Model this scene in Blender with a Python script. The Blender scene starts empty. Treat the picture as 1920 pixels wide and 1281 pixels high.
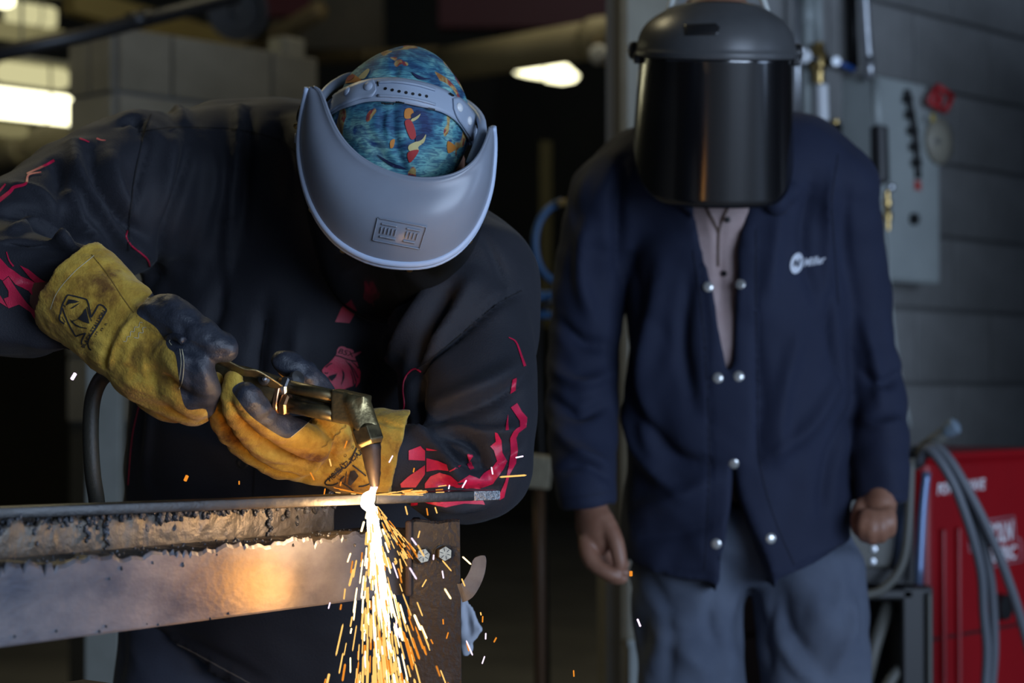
import bpy, bmesh, math, random
import numpy as np
from mathutils import Vector, Matrix
from mathutils.bvhtree import BVHTree
from mathutils.geometry import delaunay_2d_cdt

random.seed(7)
RNG = np.random.default_rng(11)
SC = bpy.context.scene
COL = SC.collection

# ------------------------------------------------------------------ camera
FOC = 70.0
FPX = FOC / 36.0 * 1920.0
CAM_Z = 1.2
TILT = math.atan((720 - 640.5) / FPX)
cam_d = bpy.data.cameras.new('camera')
cam_d.lens = FOC
cam_d.sensor_width = 36.0
cam_d.clip_end = 80
cam_d.dof.use_dof = True
cam_d.dof.focus_distance = 2.36
cam_d.dof.aperture_fstop = 3.8
cam = bpy.data.objects.new('camera', cam_d)
cam.location = (0, 0, CAM_Z)
cam.rotation_euler = (math.pi / 2 + TILT, 0, 0)
COL.objects.link(cam)
SC.camera = cam
CF = Vector((0, math.cos(TILT), math.sin(TILT)))
CU = Vector((0, -math.sin(TILT), math.cos(TILT)))
CO = Vector((0, 0, CAM_Z))

def ray(px, py):
    return Vector((1, 0, 0)) * ((px - 960) / FPX) + CU * (-(py - 640.5) / FPX) + CF

def P(px, py, d):
    """world point seen at a pixel, at world depth y = d"""
    r = ray(px, py)
    return CO + r * (d / r.y)

# ------------------------------------------------------------------ world and lights
w = bpy.data.worlds.new('world')
SC.world = w
w.use_nodes = True
w.node_tree.nodes['Background'].inputs[0].default_value = (0.55, 0.68, 1.0, 1)
w.node_tree.nodes['Background'].inputs[1].default_value = 0.06
SC.view_settings.view_transform = 'Standard'
SC.view_settings.look = 'None'
SC.view_settings.gamma = 1
SC.view_settings.use_curve_mapping = False
SC.view_settings.exposure = 0.0
SC.cycles.sample_clamp_indirect = 4.0

def area(name, loc, target, sx, sy, power, col):
    l = bpy.data.lights.new(name, 'AREA')
    l.shape = 'RECTANGLE'
    l.size, l.size_y = sx, sy
    l.energy = power
    l.color = col
    o = bpy.data.objects.new(name, l)
    o.location = loc
    o.rotation_euler = (Vector(target) - Vector(loc)).to_track_quat('-Z', 'Y').to_euler()
    COL.objects.link(o)
    return o

# daylight through the open bay doors behind and to the right of the camera
area('bay_door_daylight', (3.7, -2.1, 1.75), (0.2, 2.7, 1.3), 3.8, 3.0, 300, (0.58, 0.74, 1.0))
area('side_door_daylight', (5.6, 1.8, 1.5), (0.0, 2.5, 1.1), 1.6, 2.2, 34, (0.50, 0.68, 1.0))
# ceiling lamps over the bay
area('bay_lamp_light', (-1.6, 4.6, 4.0), (-0.6, 2.7, 1.2), 1.2, 0.3, 18, (1.0, 0.86, 0.52))
area('rear_lamp_light', (0.6, 6.8, 4.2), (0.6, 6.8, 0), 1.4, 1.4, 14, (1.0, 0.9, 0.6))

# ------------------------------------------------------------------ object helpers
def tag(o, label=None, cat=None, group=None, kind=None):
    if label: o['label'] = label
    if cat: o['category'] = cat
    if group: o['group'] = group
    if kind: o['kind'] = kind
    return o

def empty(name, loc, label=None, cat=None, group=None):
    o = bpy.data.objects.new(name, None)
    o.location = loc
    o.empty_display_size = 0.05
    COL.objects.link(o)
    return tag(o, label, cat, group)

def mk(name, V, F, mat, parent=None, smooth=True, label=None, cat=None, group=None, kind=None, mats=None, midx=None):
    me = bpy.data.meshes.new(name)
    me.from_pydata([tuple(map(float, v)) for v in V], [], [tuple(map(int, f)) for f in F])
    if mats:
        for m in mats: me.materials.append(m)
    else:
        me.materials.append(mat)
    if midx is not None:
        me.polygons.foreach_set('material_index', np.asarray(midx, dtype=np.int32))
    if smooth:
        me.polygons.foreach_set('use_smooth', np.ones(len(me.polygons), dtype=bool))
    me.update()
    o = bpy.data.objects.new(name, me)
    COL.objects.link(o)
    put(o, parent)
    return tag(o, label, cat, group, kind)

def put(o, parent):
    if parent:
        o.parent = parent
        m = Matrix.Identity(4)
        p = parent
        while p:
            m = p.matrix_basis @ m
            if p.parent: m = p.matrix_parent_inverse @ m
            p = p.parent
        o.matrix_parent_inverse = m.inverted()

def mkbm(name, bm, mat, parent=None, smooth=False, **k):
    me = bpy.data.meshes.new(name)
    bmesh.ops.recalc_face_normals(bm, faces=bm.faces)
    bm.to_mesh(me); bm.free()
    me.materials.append(mat)
    if smooth:
        me.polygons.foreach_set('use_smooth', np.ones(len(me.polygons), dtype=bool))
    o = bpy.data.objects.new(name, me)
    COL.objects.link(o)
    put(o, parent)
    return tag(o, **k) if k else o

def frame(zdir, hint=(0, 0, 1)):
    z = Vector(zdir).normalized()
    h = Vector(hint)
    if abs(z.dot(h.normalized())) > 0.98: h = Vector((1, 0, 0))
    x = h.cross(z).normalized()
    y = z.cross(x)
    return Matrix((x, y, z)).transposed()

def bm_box(bm, c, ax, half, bevel=0.0, seg=1):
    """box: centre, three axes (unit), half sizes"""
    M = Matrix((ax[0], ax[1], ax[2])).transposed().to_4x4()
    M.translation = Vector(c)
    r = bmesh.ops.create_cube(bm, size=2.0, matrix=M @ Matrix.Diagonal((half[0], half[1], half[2], 1)))
    if bevel > 0:
        es = list({e for v in r['verts'] for e in v.link_edges})
        bmesh.ops.bevel(bm, geom=es, offset=bevel, segments=seg, affect='EDGES', profile=0.5)

def box(name, c, ax, half, mat, parent=None, bevel=0.003, seg=2, **k):
    bm = bmesh.new()
    bm_box(bm, c, ax, half, bevel, seg)
    return mkbm(name, bm, mat, parent, **k)

XYZ = (Vector((1, 0, 0)), Vector((0, 1, 0)), Vector((0, 0, 1)))

def spline(pts, n):
    """Catmull-Rom through points (any dimension) -> n samples"""
    p = np.asarray([list(q) for q in pts], float)
    if len(p) == 2:
        t = np.linspace(0, 1, n)[:, None]
        return p[0] * (1 - t) + p[1] * t
    e = np.vstack([2 * p[0] - p[1], p, 2 * p[-1] - p[-2]])
    out = []
    m = len(p) - 1
    for s in np.linspace(0, m, n):
        i = min(int(s), m - 1); t = s - i
        a, b, c, d = e[i], e[i + 1], e[i + 2], e[i + 3]
        out.append(0.5 * ((2 * b) + (c - a) * t + (2 * a - 5 * b + 4 * c - d) * t * t + (3 * b - a - 3 * c + d) * t ** 3))
    return np.array(out)

def tube_vf(pts, rad, seg=12, n=None, caps=True):
    pts = [Vector(p) for p in pts]
    rads = list(rad) if hasattr(rad, '__len__') else [rad] * len(pts)
    if n:
        s = spline([list(p) + [r] for p, r in zip(pts, rads)], n)
        pts = [Vector(q[:3]) for q in s]; rads = [max(q[3], 1e-4) for q in s]
    V, F = [], []
    up = None
    for i, p in enumerate(pts):
        t = (pts[min(i + 1, len(pts) - 1)] - pts[max(i - 1, 0)]).normalized()
        if up is None:
            up = Vector((0, 0, 1)) if abs(t.z) < 0.9 else Vector((1, 0, 0))
        s = t.cross(up).normalized(); up = s.cross(t).normalized()
        for k in range(seg):
            a = 2 * math.pi * k / seg
            V.append(p + s * (rads[i] * math.cos(a)) + up * (rads[i] * math.sin(a)))
    for i in range(len(pts) - 1):
        for k in range(seg):
            a, b = i * seg + k, i * seg + (k + 1) % seg
            F.append((a, b, b + seg, a + seg))
    if caps:
        V.append(pts[0]); V.append(pts[-1])
        c0, c1 = len(V) - 2, len(V) - 1
        o = (len(pts) - 1) * seg
        for k in range(seg):
            F.append((c0, (k + 1) % seg, k)); F.append((c1, o + k, o + (k + 1) % seg))
    return V, F

def tube(name, pts, rad, mat, parent=None, seg=12, n=None, **k):
    V, F = tube_vf(pts, rad, seg, n)
    return mk(name, V, F, mat, parent, True, **k)

def lathe_vf(origin, axis, prof, seg=24):
    """prof: list of (distance along axis, radius)"""
    R = frame(axis)
    o = Vector(origin)
    V, F = [], []
    for (t, r) in prof:
        for k in range(seg):
            a = 2 * math.pi * k / seg
            V.append(o + R @ Vector((r * math.cos(a), r * math.sin(a), t)))
    for i in range(len(prof) - 1):
        for k in range(seg):
            a, b = i * seg + k, i * seg + (k + 1) % seg
            F.append((a, b, b + seg, a + seg))
    for i in (0, len(prof) - 1):
        if prof[i][1] > 1e-5:
            V.append(o + R @ Vector((0, 0, prof[i][0])))
            c = len(V) - 1
            for k in range(seg):
                a, b = i * seg + k, i * seg + (k + 1) % seg
                F.append((c, b, a) if i == 0 else (c, a, b))
    return V, F

def lathe(name, origin, axis, prof, mat, parent=None, seg=24, smooth=True, **k):
    V, F = lathe_vf(origin, axis, prof, seg)
    o = mk(name, V, F, mat, parent, smooth, **k)
    if smooth: sharp(o)
    return o

def sharp(o, ang=0.6):
    me = o.data
    bm = bmesh.new(); bm.from_mesh(me)
    for e in bm.edges:
        if len(e.link_faces) == 2 and e.calc_face_angle(0) > ang: e.smooth = False
    bm.to_mesh(me); bm.free()

def solid(o, t, offset=-1.0):
    m = o.modifiers.new('solid', 'SOLIDIFY'); m.thickness = t; m.offset = offset
    return o

# ------------------------------------------------------------------ implicit surfaces (clothes, bodies, gloves)
class Field:
    def __init__(s, lo, hi, h):
        s.lo = np.array(lo, float); s.h = h
        s.n = np.ceil((np.array(hi) - s.lo) / h).astype(int) + 1
        s.D = np.full(s.n, 9.0, np.float32)
        s.ax = [(s.lo[i] + np.arange(s.n[i]) * h).astype(np.float32) for i in range(3)]
    def _sub(s, a, b):
        i0 = np.clip(np.floor((np.array(a) - s.lo) / s.h).astype(int), 0, s.n - 1)
        i1 = np.clip(np.ceil((np.array(b) - s.lo) / s.h).astype(int) + 1, 1, s.n)
        sl = tuple(slice(i0[i], max(i1[i], i0[i] + 1)) for i in range(3))
        return sl, np.meshgrid(*[s.ax[i][sl[i]] for i in range(3)], indexing='ij')
    def _mix(s, sl, d, k, op):
        a = s.D[sl]
        if op == 'add':
            if k > 0:
                hh = np.maximum(k - np.abs(a - d), 0) / k
                s.D[sl] = np.minimum(a, d) - hh * hh * k * 0.25
            else: s.D[sl] = np.minimum(a, d)
        else:
            d = -d
            if k > 0:
                hh = np.maximum(k - np.abs(a - d), 0) / k
                s.D[sl] = np.maximum(a, d) + hh * hh * k * 0.25
            else: s.D[sl] = np.maximum(a, d)
    def cone(s, p0, p1, r0, r1, k=0.02, squash=None, op='add'):
        p0 = np.array(p0, np.float32); p1 = np.array(p1, np.float32)
        m = max(r0, r1) * 1.15 + k + 3 * s.h
        sl, (X, Y, Z) = s._sub(np.minimum(p0, p1) - m, np.maximum(p0, p1) + m)
        v = p1 - p0; L2 = max(float(v @ v), 1e-9)
        dx, dy, dz = X - p0[0], Y - p0[1], Z - p0[2]
        t = np.clip((dx * v[0] + dy * v[1] + dz * v[2]) / L2, 0, 1)
        dx = dx - t * v[0]; dy = dy - t * v[1]; dz = dz - t * v[2]
        if squash is not None:
            nrm, f = squash
            nrm = np.array(Vector(nrm).normalized(), np.float32)
            q = (dx * nrm[0] + dy * nrm[1] + dz * nrm[2]) * (1 / f - 1)
            dx = dx + nrm[0] * q; dy = dy + nrm[1] * q; dz = dz + nrm[2] * q
        d = np.sqrt(dx * dx + dy * dy + dz * dz) - (r0 + (r1 - r0) * t)
        if squash is not None and f < 1: d = d * (0.5 + 0.5 * f)
        s._mix(sl, d, k, op)
        return s
    def chain(s, pts, rads, k=0.02, squash=None, n=None, op='add'):
        q = [list(p) + [r] for p, r in zip(pts, rads)]
        if n: q = spline(q, n)
        for a, b in zip(q[:-1], q[1:]):
            s.cone(a[:3], b[:3], a[3], b[3], k, squash, op)
        return s
    def ell(s, c, R, rad, k=0.02, op='add'):
        c = np.array(c, np.float32); m = max(rad) + k + 3 * s.h
        sl, (X, Y, Z) = s._sub(c - m, c + m)
        R = np.array(R, np.float32)      # columns are axes
        dx, dy, dz = X - c[0], Y - c[1], Z - c[2]
        q = [(dx * R[0, i] + dy * R[1, i] + dz * R[2, i]) for i in range(3)]
        k0 = np.sqrt(sum((q[i] / rad[i]) ** 2 for i in range(3)))
        k1 = np.sqrt(sum((q[i] / rad[i] ** 2) ** 2 for i in range(3))) + 1e-9
        s._mix(sl, k0 * (k0 - 1) / k1, k, op)
        return s
    def rbox(s, c, R, half, r, k=0.01, op='add'):
        c = np.array(c, np.float32); m = float(np.linalg.norm(half)) + k + 3 * s.h
        sl, (X, Y, Z) = s._sub(c - m, c + m)
        R = np.array(R, np.float32)
        dx, dy, dz = X - c[0], Y - c[1], Z - c[2]
        q = [np.abs(dx * R[0, i] + dy * R[1, i] + dz * R[2, i]) - (half[i] - r) for i in range(3)]
        d = np.sqrt(sum(np.maximum(a, 0) ** 2 for a in q)) + np.minimum(np.maximum(np.maximum(q[0], q[1]), q[2]), 0) - r
        s._mix(sl, d, k, op)
        return s
    def half(s, p, nrm):
        """keep the side against nrm"""
        nrm = Vector(nrm).normalized()
        X, Y, Z = np.meshgrid(*s.ax, indexing='ij', sparse=True)
        d = (X - p[0]) * nrm[0] + (Y - p[1]) * nrm[1] + (Z - p[2]) * nrm[2]
        s.D = np.maximum(s.D, d.astype(np.float32))
        return s
    def cut_prism(s, poly, ymax, k=0.006):
        """subtract a prism along y: poly is a list of (x,z); only y < ymax"""
        X, Z = np.meshgrid(s.ax[0], s.ax[2], indexing='ij')
        d2 = np.full(X.shape, 9.0); ins = np.zeros(X.shape, bool)
        n = len(poly)
        for i in range(n):
            ax_, az = poly[i]; bx, bz = poly[(i + 1) % n]
            ex, ez = bx - ax_, bz - az
            t = np.clip(((X - ax_) * ex + (Z - az) * ez) / (ex * ex + ez * ez + 1e-12), 0, 1)
            d2 = np.minimum(d2, np.hypot(X - ax_ - t * ex, Z - az - t * ez))
            c = ((az > Z) != (bz > Z)) & (X < (bx - ax_) * (Z - az) / (bz - az + 1e-12) + ax_)
            ins ^= c
        d2 = np.where(ins, -d2, d2)
        d = np.maximum(d2[:, None, :], (s.ax[1] - ymax)[None, :, None]).astype(np.float32)
        s._mix((slice(None),) * 3, d, k, 'sub')
        return s
    def mesh(s, smooth=2):
        D, h = s.D, s.h
        D[0], D[-1], D[:, 0], D[:, -1], D[:, :, 0], D[:, :, -1] = (np.maximum(D[0], h), np.maximum(D[-1], h), np.maximum(D[:, 0], h),
                                                                  np.maximum(D[:, -1], h), np.maximum(D[:, :, 0], h), np.maximum(D[:, :, -1], h))
        S = D < 0
        c = np.zeros(tuple(s.n - 1), np.int8)
        co = [(i, j, k) for i in (0, 1) for j in (0, 1) for k in (0, 1)]
        cut = lambda A, o: A[o[0]:A.shape[0] - 1 + o[0], o[1]:A.shape[1] - 1 + o[1], o[2]:A.shape[2] - 1 + o[2]]
        for o in co: c += cut(S, o)
        I = np.argwhere((c > 0) & (c < 8))
        acc = np.zeros((len(I), 3)); cnt = np.zeros(len(I))
        for a in co:
            for ax in range(3):
                if a[ax]: continue
                b = list(a); b[ax] = 1
                da = D[tuple((I + a).T)]; db = D[tuple((I + b).T)]
                m = (da < 0) != (db < 0)
                t = np.where(m, da / np.where(m, da - db, 1), 0)
                p = np.array(a, float) + t[:, None] * (np.array(b) - np.array(a))
                acc[m] += p[m]; cnt[m] += 1
        V = s.lo + (I + acc / cnt[:, None]) * h
        idx = np.full(c.shape, -1, np.int64); idx[tuple(I.T)] = np.arange(len(I))
        Fs = []
        for ax in range(3):
            sa = [slice(None)] * 3; sb = [slice(None)] * 3
            sa[ax] = slice(0, -1); sb[ax] = slice(1, None)
            A, B = S[tuple(sa)], S[tuple(sb)]
            E = np.argwhere(A != B)
            u, v = (ax + 1) % 3, (ax + 2) % 3
            ok = (E[:, u] > 0) & (E[:, v] > 0) & (E[:, u] < s.n[u] - 1) & (E[:, v] < s.n[v] - 1)
            E = E[ok]
            fl = A[tuple(E.T)]
            q = []
            for du, dv in ((1, 1), (0, 1), (0, 0), (1, 0)):
                e = E.copy(); e[:, u] -= du; e[:, v] -= dv
                q.append(idx[tuple(e.T)])
            q = np.stack(q, 1)
            q[~fl] = q[~fl][:, ::-1]
            Fs.append(q)
        F = np.vstack(Fs)
        F = F[(F >= 0).all(1)]
        M = Mesh(V, F)
        M.relax(smooth)
        return M

class Mesh:
    def __init__(s, V, F):
        s.V, s.F = V, F
    def relax(s, it):
        E = np.vstack([s.F[:, [0, 1]], s.F[:, [1, 2]], s.F[:, [2, 3]], s.F[:, [3, 0]]])
        a = np.concatenate([E[:, 0], E[:, 1]]); b = np.concatenate([E[:, 1], E[:, 0]])
        n = np.bincount(a, minlength=len(s.V)).astype(float)
        n[n == 0] = 1
        for i in range(it):
            for f in (0.5, -0.45):
                avg = np.stack([np.bincount(a, s.V[b, k], len(s.V)) / n for k in range(3)], 1)
                s.V = s.V + f * (avg - s.V)
    def normals(s):
        f = s.V[s.F]
        nn = np.cross(f[:, 2] - f[:, 0], f[:, 3] - f[:, 1])
        N = np.zeros_like(s.V)
        for k in range(4):
            for c in range(3):
                N[:, c] += np.bincount(s.F[:, k], nn[:, c], len(s.V))
        return N / (np.linalg.norm(N, axis=1)[:, None] + 1e-12)
    def bvh(s):
        return BVHTree.FromPolygons([Vector(v) for v in s.V], [tuple(map(int, f)) for f in s.F])
    def folds(s, lst, noise=None):
        """lst: (px polyline, width m, height m); ridges > 0, creases < 0"""
        N = s.normals(); B = s.bvh()
        disp = np.zeros(len(s.V))
        for (pl, wd, am) in lst:
            q = spline(pl, 40)
            pts, ts = [], []
            for i, (x, y) in enumerate(q):
                r = ray(x, y).normalized()
                hit = B.ray_cast(CO, r)
                if hit[0] is not None:
                    pts.append(hit[0]); ts.append(i / 39)
            if len(pts) < 3: continue
            A = np.array([list(p) for p in pts]); T = np.array(ts)
            lo, hi = A.min(0) - 3 * wd, A.max(0) + 3 * wd
            m = np.where(((s.V > lo) & (s.V < hi)).all(1))[0]
            if not len(m): continue
            d = np.linalg.norm(s.V[m][:, None, :] - A[None], axis=2)
            j = d.argmin(1); dm = d[np.arange(len(m)), j]
            env = np.sin(np.pi * np.clip(T[j], 0.02, 0.98)) ** 0.5
            disp[m] += am * np.exp(-(dm / wd) ** 2) * env
        if noise:
            for (wl, am, st) in noise:
                disp += am * pnoise(s.V / wl * np.array(st))
        s.V = s.V + N * disp[:, None]
        return s
    def obj(s, name, mat, parent=None, **k):
        return mk(name, s.V, s.F, mat, parent, True, **k)

_W = [(RNG.normal(size=3) * 1.0, RNG.uniform(0, 6.28)) for _ in range(14)]
def pnoise(Q):
    """smooth band noise, about unit wavelength"""
    w = np.stack([np.sin(Q @ np.array(a) * 2.2 + p) for a, p in _W[:4]], 0)
    Q2 = Q + 0.35 * np.stack([w[0] + w[1], w[1] - w[2], w[2] + w[3]], 1)
    r = 0
    for a, p in _W[4:]:
        a = a / np.linalg.norm(a) * 6.28
        r = r + np.sin(Q2 @ a + p)
    return r / 4.5

# ------------------------------------------------------------------ prints laid on a surface
def surf_tube(name, bvh, pl, r, mat, parent, n=30, off=0.0):
    """a cord or welt lying on a surface along a px polyline"""
    pts = []
    for (x, y) in spline(pl, n):
        q = ray(x, y).normalized(); h_ = bvh.ray_cast(CO, q)
        if h_[0] is not None and (not pts or abs(h_[0].y - pts[-1].y) < 0.03): pts.append(h_[0] + h_[1] * off)
    if len(pts) > 2: return tube(name, pts, r, mat, parent, 6)

def smooth_poly(poly, n=5):
    m = len(poly); q = [poly[-2], poly[-1]] + list(poly) + [poly[0], poly[1]]
    s = spline(q, (len(q) - 1) * n + 1)
    return [tuple(v) for v in s[2 * n:2 * n + m * n]]

def decal(name, bvh, polys, mat, parent, step=6.0, off=0.0009, thick=0.0, **k):
    """flat print: polygons marked from the photograph, laid on the surface they belong to"""
    if len(polys) > 1 and k.get('kind') != 'stuff':
        return [decal(name, bvh, [p], mat, parent, step, off, thick, **k) for p in polys]
    V, F = [], []
    for poly in polys:
        p = [Vector(q) for q in poly]
        n = len(p)
        pts = []
        for i in range(n):
            a, b = p[i], p[(i + 1) % n]
            m = max(1, int((b - a).length / step))
            for j in range(m): pts.append(a.lerp(b, j / m))
        edges = [(i, (i + 1) % len(pts)) for i in range(len(pts))]
        xs = [q.x for q in pts]; ys = [q.y for q in pts]
        extra = []
        x = min(xs) + step / 2
        while x < max(xs):
            y = min(ys) + step / 2
            while y < max(ys):
                extra.append(Vector((x, y))); y += step
            x += step
        r = delaunay_2d_cdt(pts + extra, edges, [list(range(len(pts)))], 1, 1e-4)
        lay(bvh, [(v.x, v.y) for v in r[0]], r[2], V, F, off)
    if not F: return None
    o = None
    for G in ([F] if k.get('kind') == 'stuff' else islands(F)):
        if len(G) < 0.04 * len(F): continue
        ids = sorted({i for f in G for i in f}); m = {j: i for i, j in enumerate(ids)}
        o = mk(name, [V[i] for i in ids], [tuple(m[i] for i in f) for f in G], mat, parent, True, **k)
        if thick: solid(o, thick, 1.0)
    return o

def islands(F):
    up = {}
    def root(i):
        while up.setdefault(i, i) != i: i = up[i]
        return i
    for f in F:
        for j in f[1:]: up[root(j)] = root(f[0])
    G = {}
    for f in F: G.setdefault(root(f[0]), []).append(f)
    return list(G.values())

def lay(bvh, pts, faces, V, F, off):
    base = len(V); ok = []
    for (x, y) in pts:
        r = ray(x, y).normalized()
        hit = bvh.ray_cast(CO, r)
        if hit[0] is None:
            ok.append(False); V.append(Vector((0, 0, 0)))
        else:
            nn = hit[1] if hit[1].dot(r) < 0 else -hit[1]
            ok.append(True); V.append(hit[0] + nn * off - r * off * 0.5)
    for f in faces:
        if all(ok[i] for i in f):
            q = [V[base + i] for i in f]
            ds = [v.y for v in q]
            if max(ds) - min(ds) < 0.10: F.append(tuple(base + i for i in f))

def stroke(pl, w0, w1=None, n=24):
    """a px polyline widened into an outline polygon"""
    q = spline(pl, n)
    if w1 is None: w1 = w0
    L, R = [], []
    for i in range(n):
        t = q[min(i + 1, n - 1)] - q[max(i - 1, 0)]
        t = t / (np.linalg.norm(t) + 1e-9)
        ww = (w0 + (w1 - w0) * i / (n - 1)) / 2
        L.append((q[i][0] - t[1] * ww, q[i][1] + t[0] * ww)); R.append((q[i][0] + t[1] * ww, q[i][1] - t[0] * ww))
    return L + R[::-1]

TEXTS = {}
def text_mesh(s, bold=0.0, shear=0.0):
    if (s, bold, shear) in TEXTS: return TEXTS[(s, bold, shear)]
    c = bpy.data.curves.new('lettering', 'FONT')
    c.body = s; c.size = 1.0; c.offset = bold; c.shear = shear
    c.resolution_u = 3
    o = bpy.data.objects.new('lettering', c)
    COL.objects.link(o)
    dg = bpy.context.evaluated_depsgraph_get()
    me = o.evaluated_get(dg).to_mesh()
    V = [(v.co.x, v.co.y) for v in me.vertices]
    F = [tuple(p.vertices) for p in me.polygons]
    o.evaluated_get(dg).to_mesh_clear()
    bpy.data.objects.remove(o); bpy.data.curves.remove(c)
    x0 = min(v[0] for v in V); x1 = max(v[0] for v in V); y0 = min(v[1] for v in V); y1 = max(v[1] for v in V)
    TEXTS[(s, bold, shear)] = ([((x - x0) / (x1 - x0), (y - y0) / (y1 - y0)) for x, y in V], F)
    return TEXTS[(s, bold, shear)]

for _t in (('BSX', 0.0, 0), ('BLACK STALLION', 0.022, 0), ('G', 0.0, 0), ('O', 0.0, 0), ('M', 0.0, 0), ('n', 0.0, 0), ('R', 0.0, 0), ('R', 0, 0), ('Miller', 0.02, 0.15),
           ('POWER WAVE', 0.03, 0.15), ('LINCOLN', 0.03, 0.1), ('ELECTRIC', 0.03, 0.1)):
    text_mesh(*_t)

def text_decal(name, bvh, s, p0, ux, uy, mat, parent, bold=0.0, shear=0.0, off=0.0012, **k):
    """p0 px of lower left; ux px vector of whole width; uy px vector of whole height"""
    V2, F2 = text_mesh(s, bold, shear)
    V, F = [], []
    lay(bvh, [(p0[0] + x * ux[0] + y * uy[0], p0[1] + x * ux[1] + y * uy[1]) for x, y in V2], F2, V, F, off)
    return mk(name, V, F, mat, parent, False, **k)

def text_flat(name, s, p0, ux, uy, mat, parent, bold=0.0, shear=0.0, **k):
    """lettering on a flat face: p0, ux, uy in world space"""
    V2, F2 = text_mesh(s, bold, shear)
    return mk(name, [Vector(p0) + Vector(ux) * x + Vector(uy) * y for x, y in V2], F2, mat, parent, False, **k)

# ------------------------------------------------------------------ materials
MAT = {}
def mat(name, col, rough=0.5, metal=0.0, var=None, vscale=8.0, bump=0.0, bscale=60.0, spec=0.5, emit=None, estr=0.0,
        sheen=0.0, detail=6.0, ramp=(0.35, 0.65), rvar=0.0, coat=0.0, stretch=(1, 1, 1)):
    if name in MAT: return MAT[name]
    m = bpy.data.materials.new(name); m.use_nodes = True
    nt = m.node_tree; b = nt.nodes['Principled BSDF']
    b.inputs['Base Color'].default_value = (*col, 1)
    b.inputs['Roughness'].default_value = rough
    b.inputs['Metallic'].default_value = metal
    b.inputs['Specular IOR Level'].default_value = spec
    b.inputs['Coat Weight'].default_value = coat
    if sheen:
        b.inputs['Sheen Weight'].default_value = sheen
        b.inputs['Sheen Roughness'].default_value = 0.5
    if emit:
        b.inputs['Emission Color'].default_value = (*emit, 1)
        b.inputs['Emission Strength'].default_value = estr
    tc = nt.nodes.new('ShaderNodeTexCoord')
    mp = nt.nodes.new('ShaderNodeMapping'); mp.inputs['Scale'].default_value = stretch
    nt.links.new(tc.outputs['Object'], mp.inputs[0])
    if var:
        n = nt.nodes.new('ShaderNodeTexNoise'); n.inputs['Scale'].default_value = vscale; n.inputs['Detail'].default_value = detail
        n.inputs['Roughness'].default_value = 0.62
        nt.links.new(mp.outputs[0], n.inputs['Vector'])
        r = nt.nodes.new('ShaderNodeValToRGB')
        r.color_ramp.elements[0].position = ramp[0]; r.color_ramp.elements[1].position = ramp[1]
        cols = [col] + (list(var) if isinstance(var, list) else [var])
        r.color_ramp.elements[0].color = (*cols[0], 1); r.color_ramp.elements[1].color = (*cols[-1], 1)
        for i, c in enumerate(cols[1:-1]):
            e = r.color_ramp.elements.new(ramp[0] + (ramp[1] - ramp[0]) * (i + 1) / (len(cols) - 1)); e.color = (*c, 1)
        nt.links.new(n.outputs['Fac'], r.inputs[0]); nt.links.new(r.outputs[0], b.inputs['Base Color'])
        if rvar:
            mr = nt.nodes.new('ShaderNodeMapRange')
            mr.inputs[1].default_value = 0.3; mr.inputs[2].default_value = 0.7
            mr.inputs[3].default_value = max(0.02, rough - rvar); mr.inputs[4].default_value = min(1, rough + rvar)
            nt.links.new(n.outputs['Fac'], mr.inputs[0]); nt.links.new(mr.outputs[0], b.inputs['Roughness'])
    if bump:
        n2 = nt.nodes.new('ShaderNodeTexNoise'); n2.inputs['Scale'].default_value = bscale; n2.inputs['Detail'].default_value = 4
        nt.links.new(mp.outputs[0], n2.inputs['Vector'])
        bp = nt.nodes.new('ShaderNodeBump'); bp.inputs['Strength'].default_value = bump; bp.inputs['Distance'].default_value = 0.01
        nt.links.new(n2.outputs['Fac'], bp.inputs['Height']); nt.links.new(bp.outputs[0], b.inputs['Normal'])
    MAT[name] = m
    return m

def lamp_mat(name, col, strength, light=True):
    m = bpy.data.materials.new(name); m.use_nodes = True
    nt = m.node_tree
    for n in list(nt.nodes):
        if n.type == 'BSDF_PRINCIPLED': nt.nodes.remove(n)
    e = nt.nodes.new('ShaderNodeEmission')
    e.inputs[0].default_value = (*col, 1); e.inputs[1].default_value = strength
    nt.links.new(e.outputs[0], nt.nodes['Material Output'].inputs[0])
    if not light: m.cycles.emission_sampling = 'NONE'
    return m
# ------------------------------------------------------------------ the room (turned about 47 degrees to the camera)
E1 = Vector((0.682, 0.731, 0)).normalized()
E2 = Vector((-E1.y, E1.x, 0))
ZZ = Vector((0, 0, 1))
m_floor = mat('concrete_floor', (0.30, 0.29, 0.28), 0.6, var=(0.20, 0.195, 0.19), vscale=2.0, bump=0.1)
m_block = mat('painted_block', (0.24, 0.24, 0.235), 0.75, var=(0.17, 0.17, 0.165), vscale=3.0, bump=0.25, bscale=90)
m_mortar = mat('mortar', (0.15, 0.15, 0.147), 0.9)
m_blockd = mat('dark_block', (0.05, 0.049, 0.046), 0.75, var=(0.032, 0.031, 0.029), vscale=2.0, bump=0.25, bscale=90)
m_mortard = mat('dark_mortar', (0.028, 0.027, 0.026), 0.9)
m_dark = mat('dark_olive_siding', (0.035, 0.032, 0.022), 0.8, var=(0.055, 0.048, 0.030), vscale=0.8)  # dark olive brown, varied by noise
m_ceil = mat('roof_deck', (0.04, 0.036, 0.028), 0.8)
m_beige = mat('beige_paint', (0.30, 0.28, 0.22), 0.5, var=(0.24, 0.22, 0.17), vscale=5)
m_brownp = mat('brown_paint', (0.19, 0.14, 0.07), 0.6, var=(0.13, 0.10, 0.05), vscale=3)
m_duct = mat('duct_tan', (0.50, 0.44, 0.29), 0.5, var=(0.42, 0.37, 0.24), vscale=5)
m_redp = mat('dark_red_paint', (0.10, 0.008, 0.010), 0.5)
m_black = mat('black_plastic', (0.012, 0.012, 0.013), 0.42)
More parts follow.
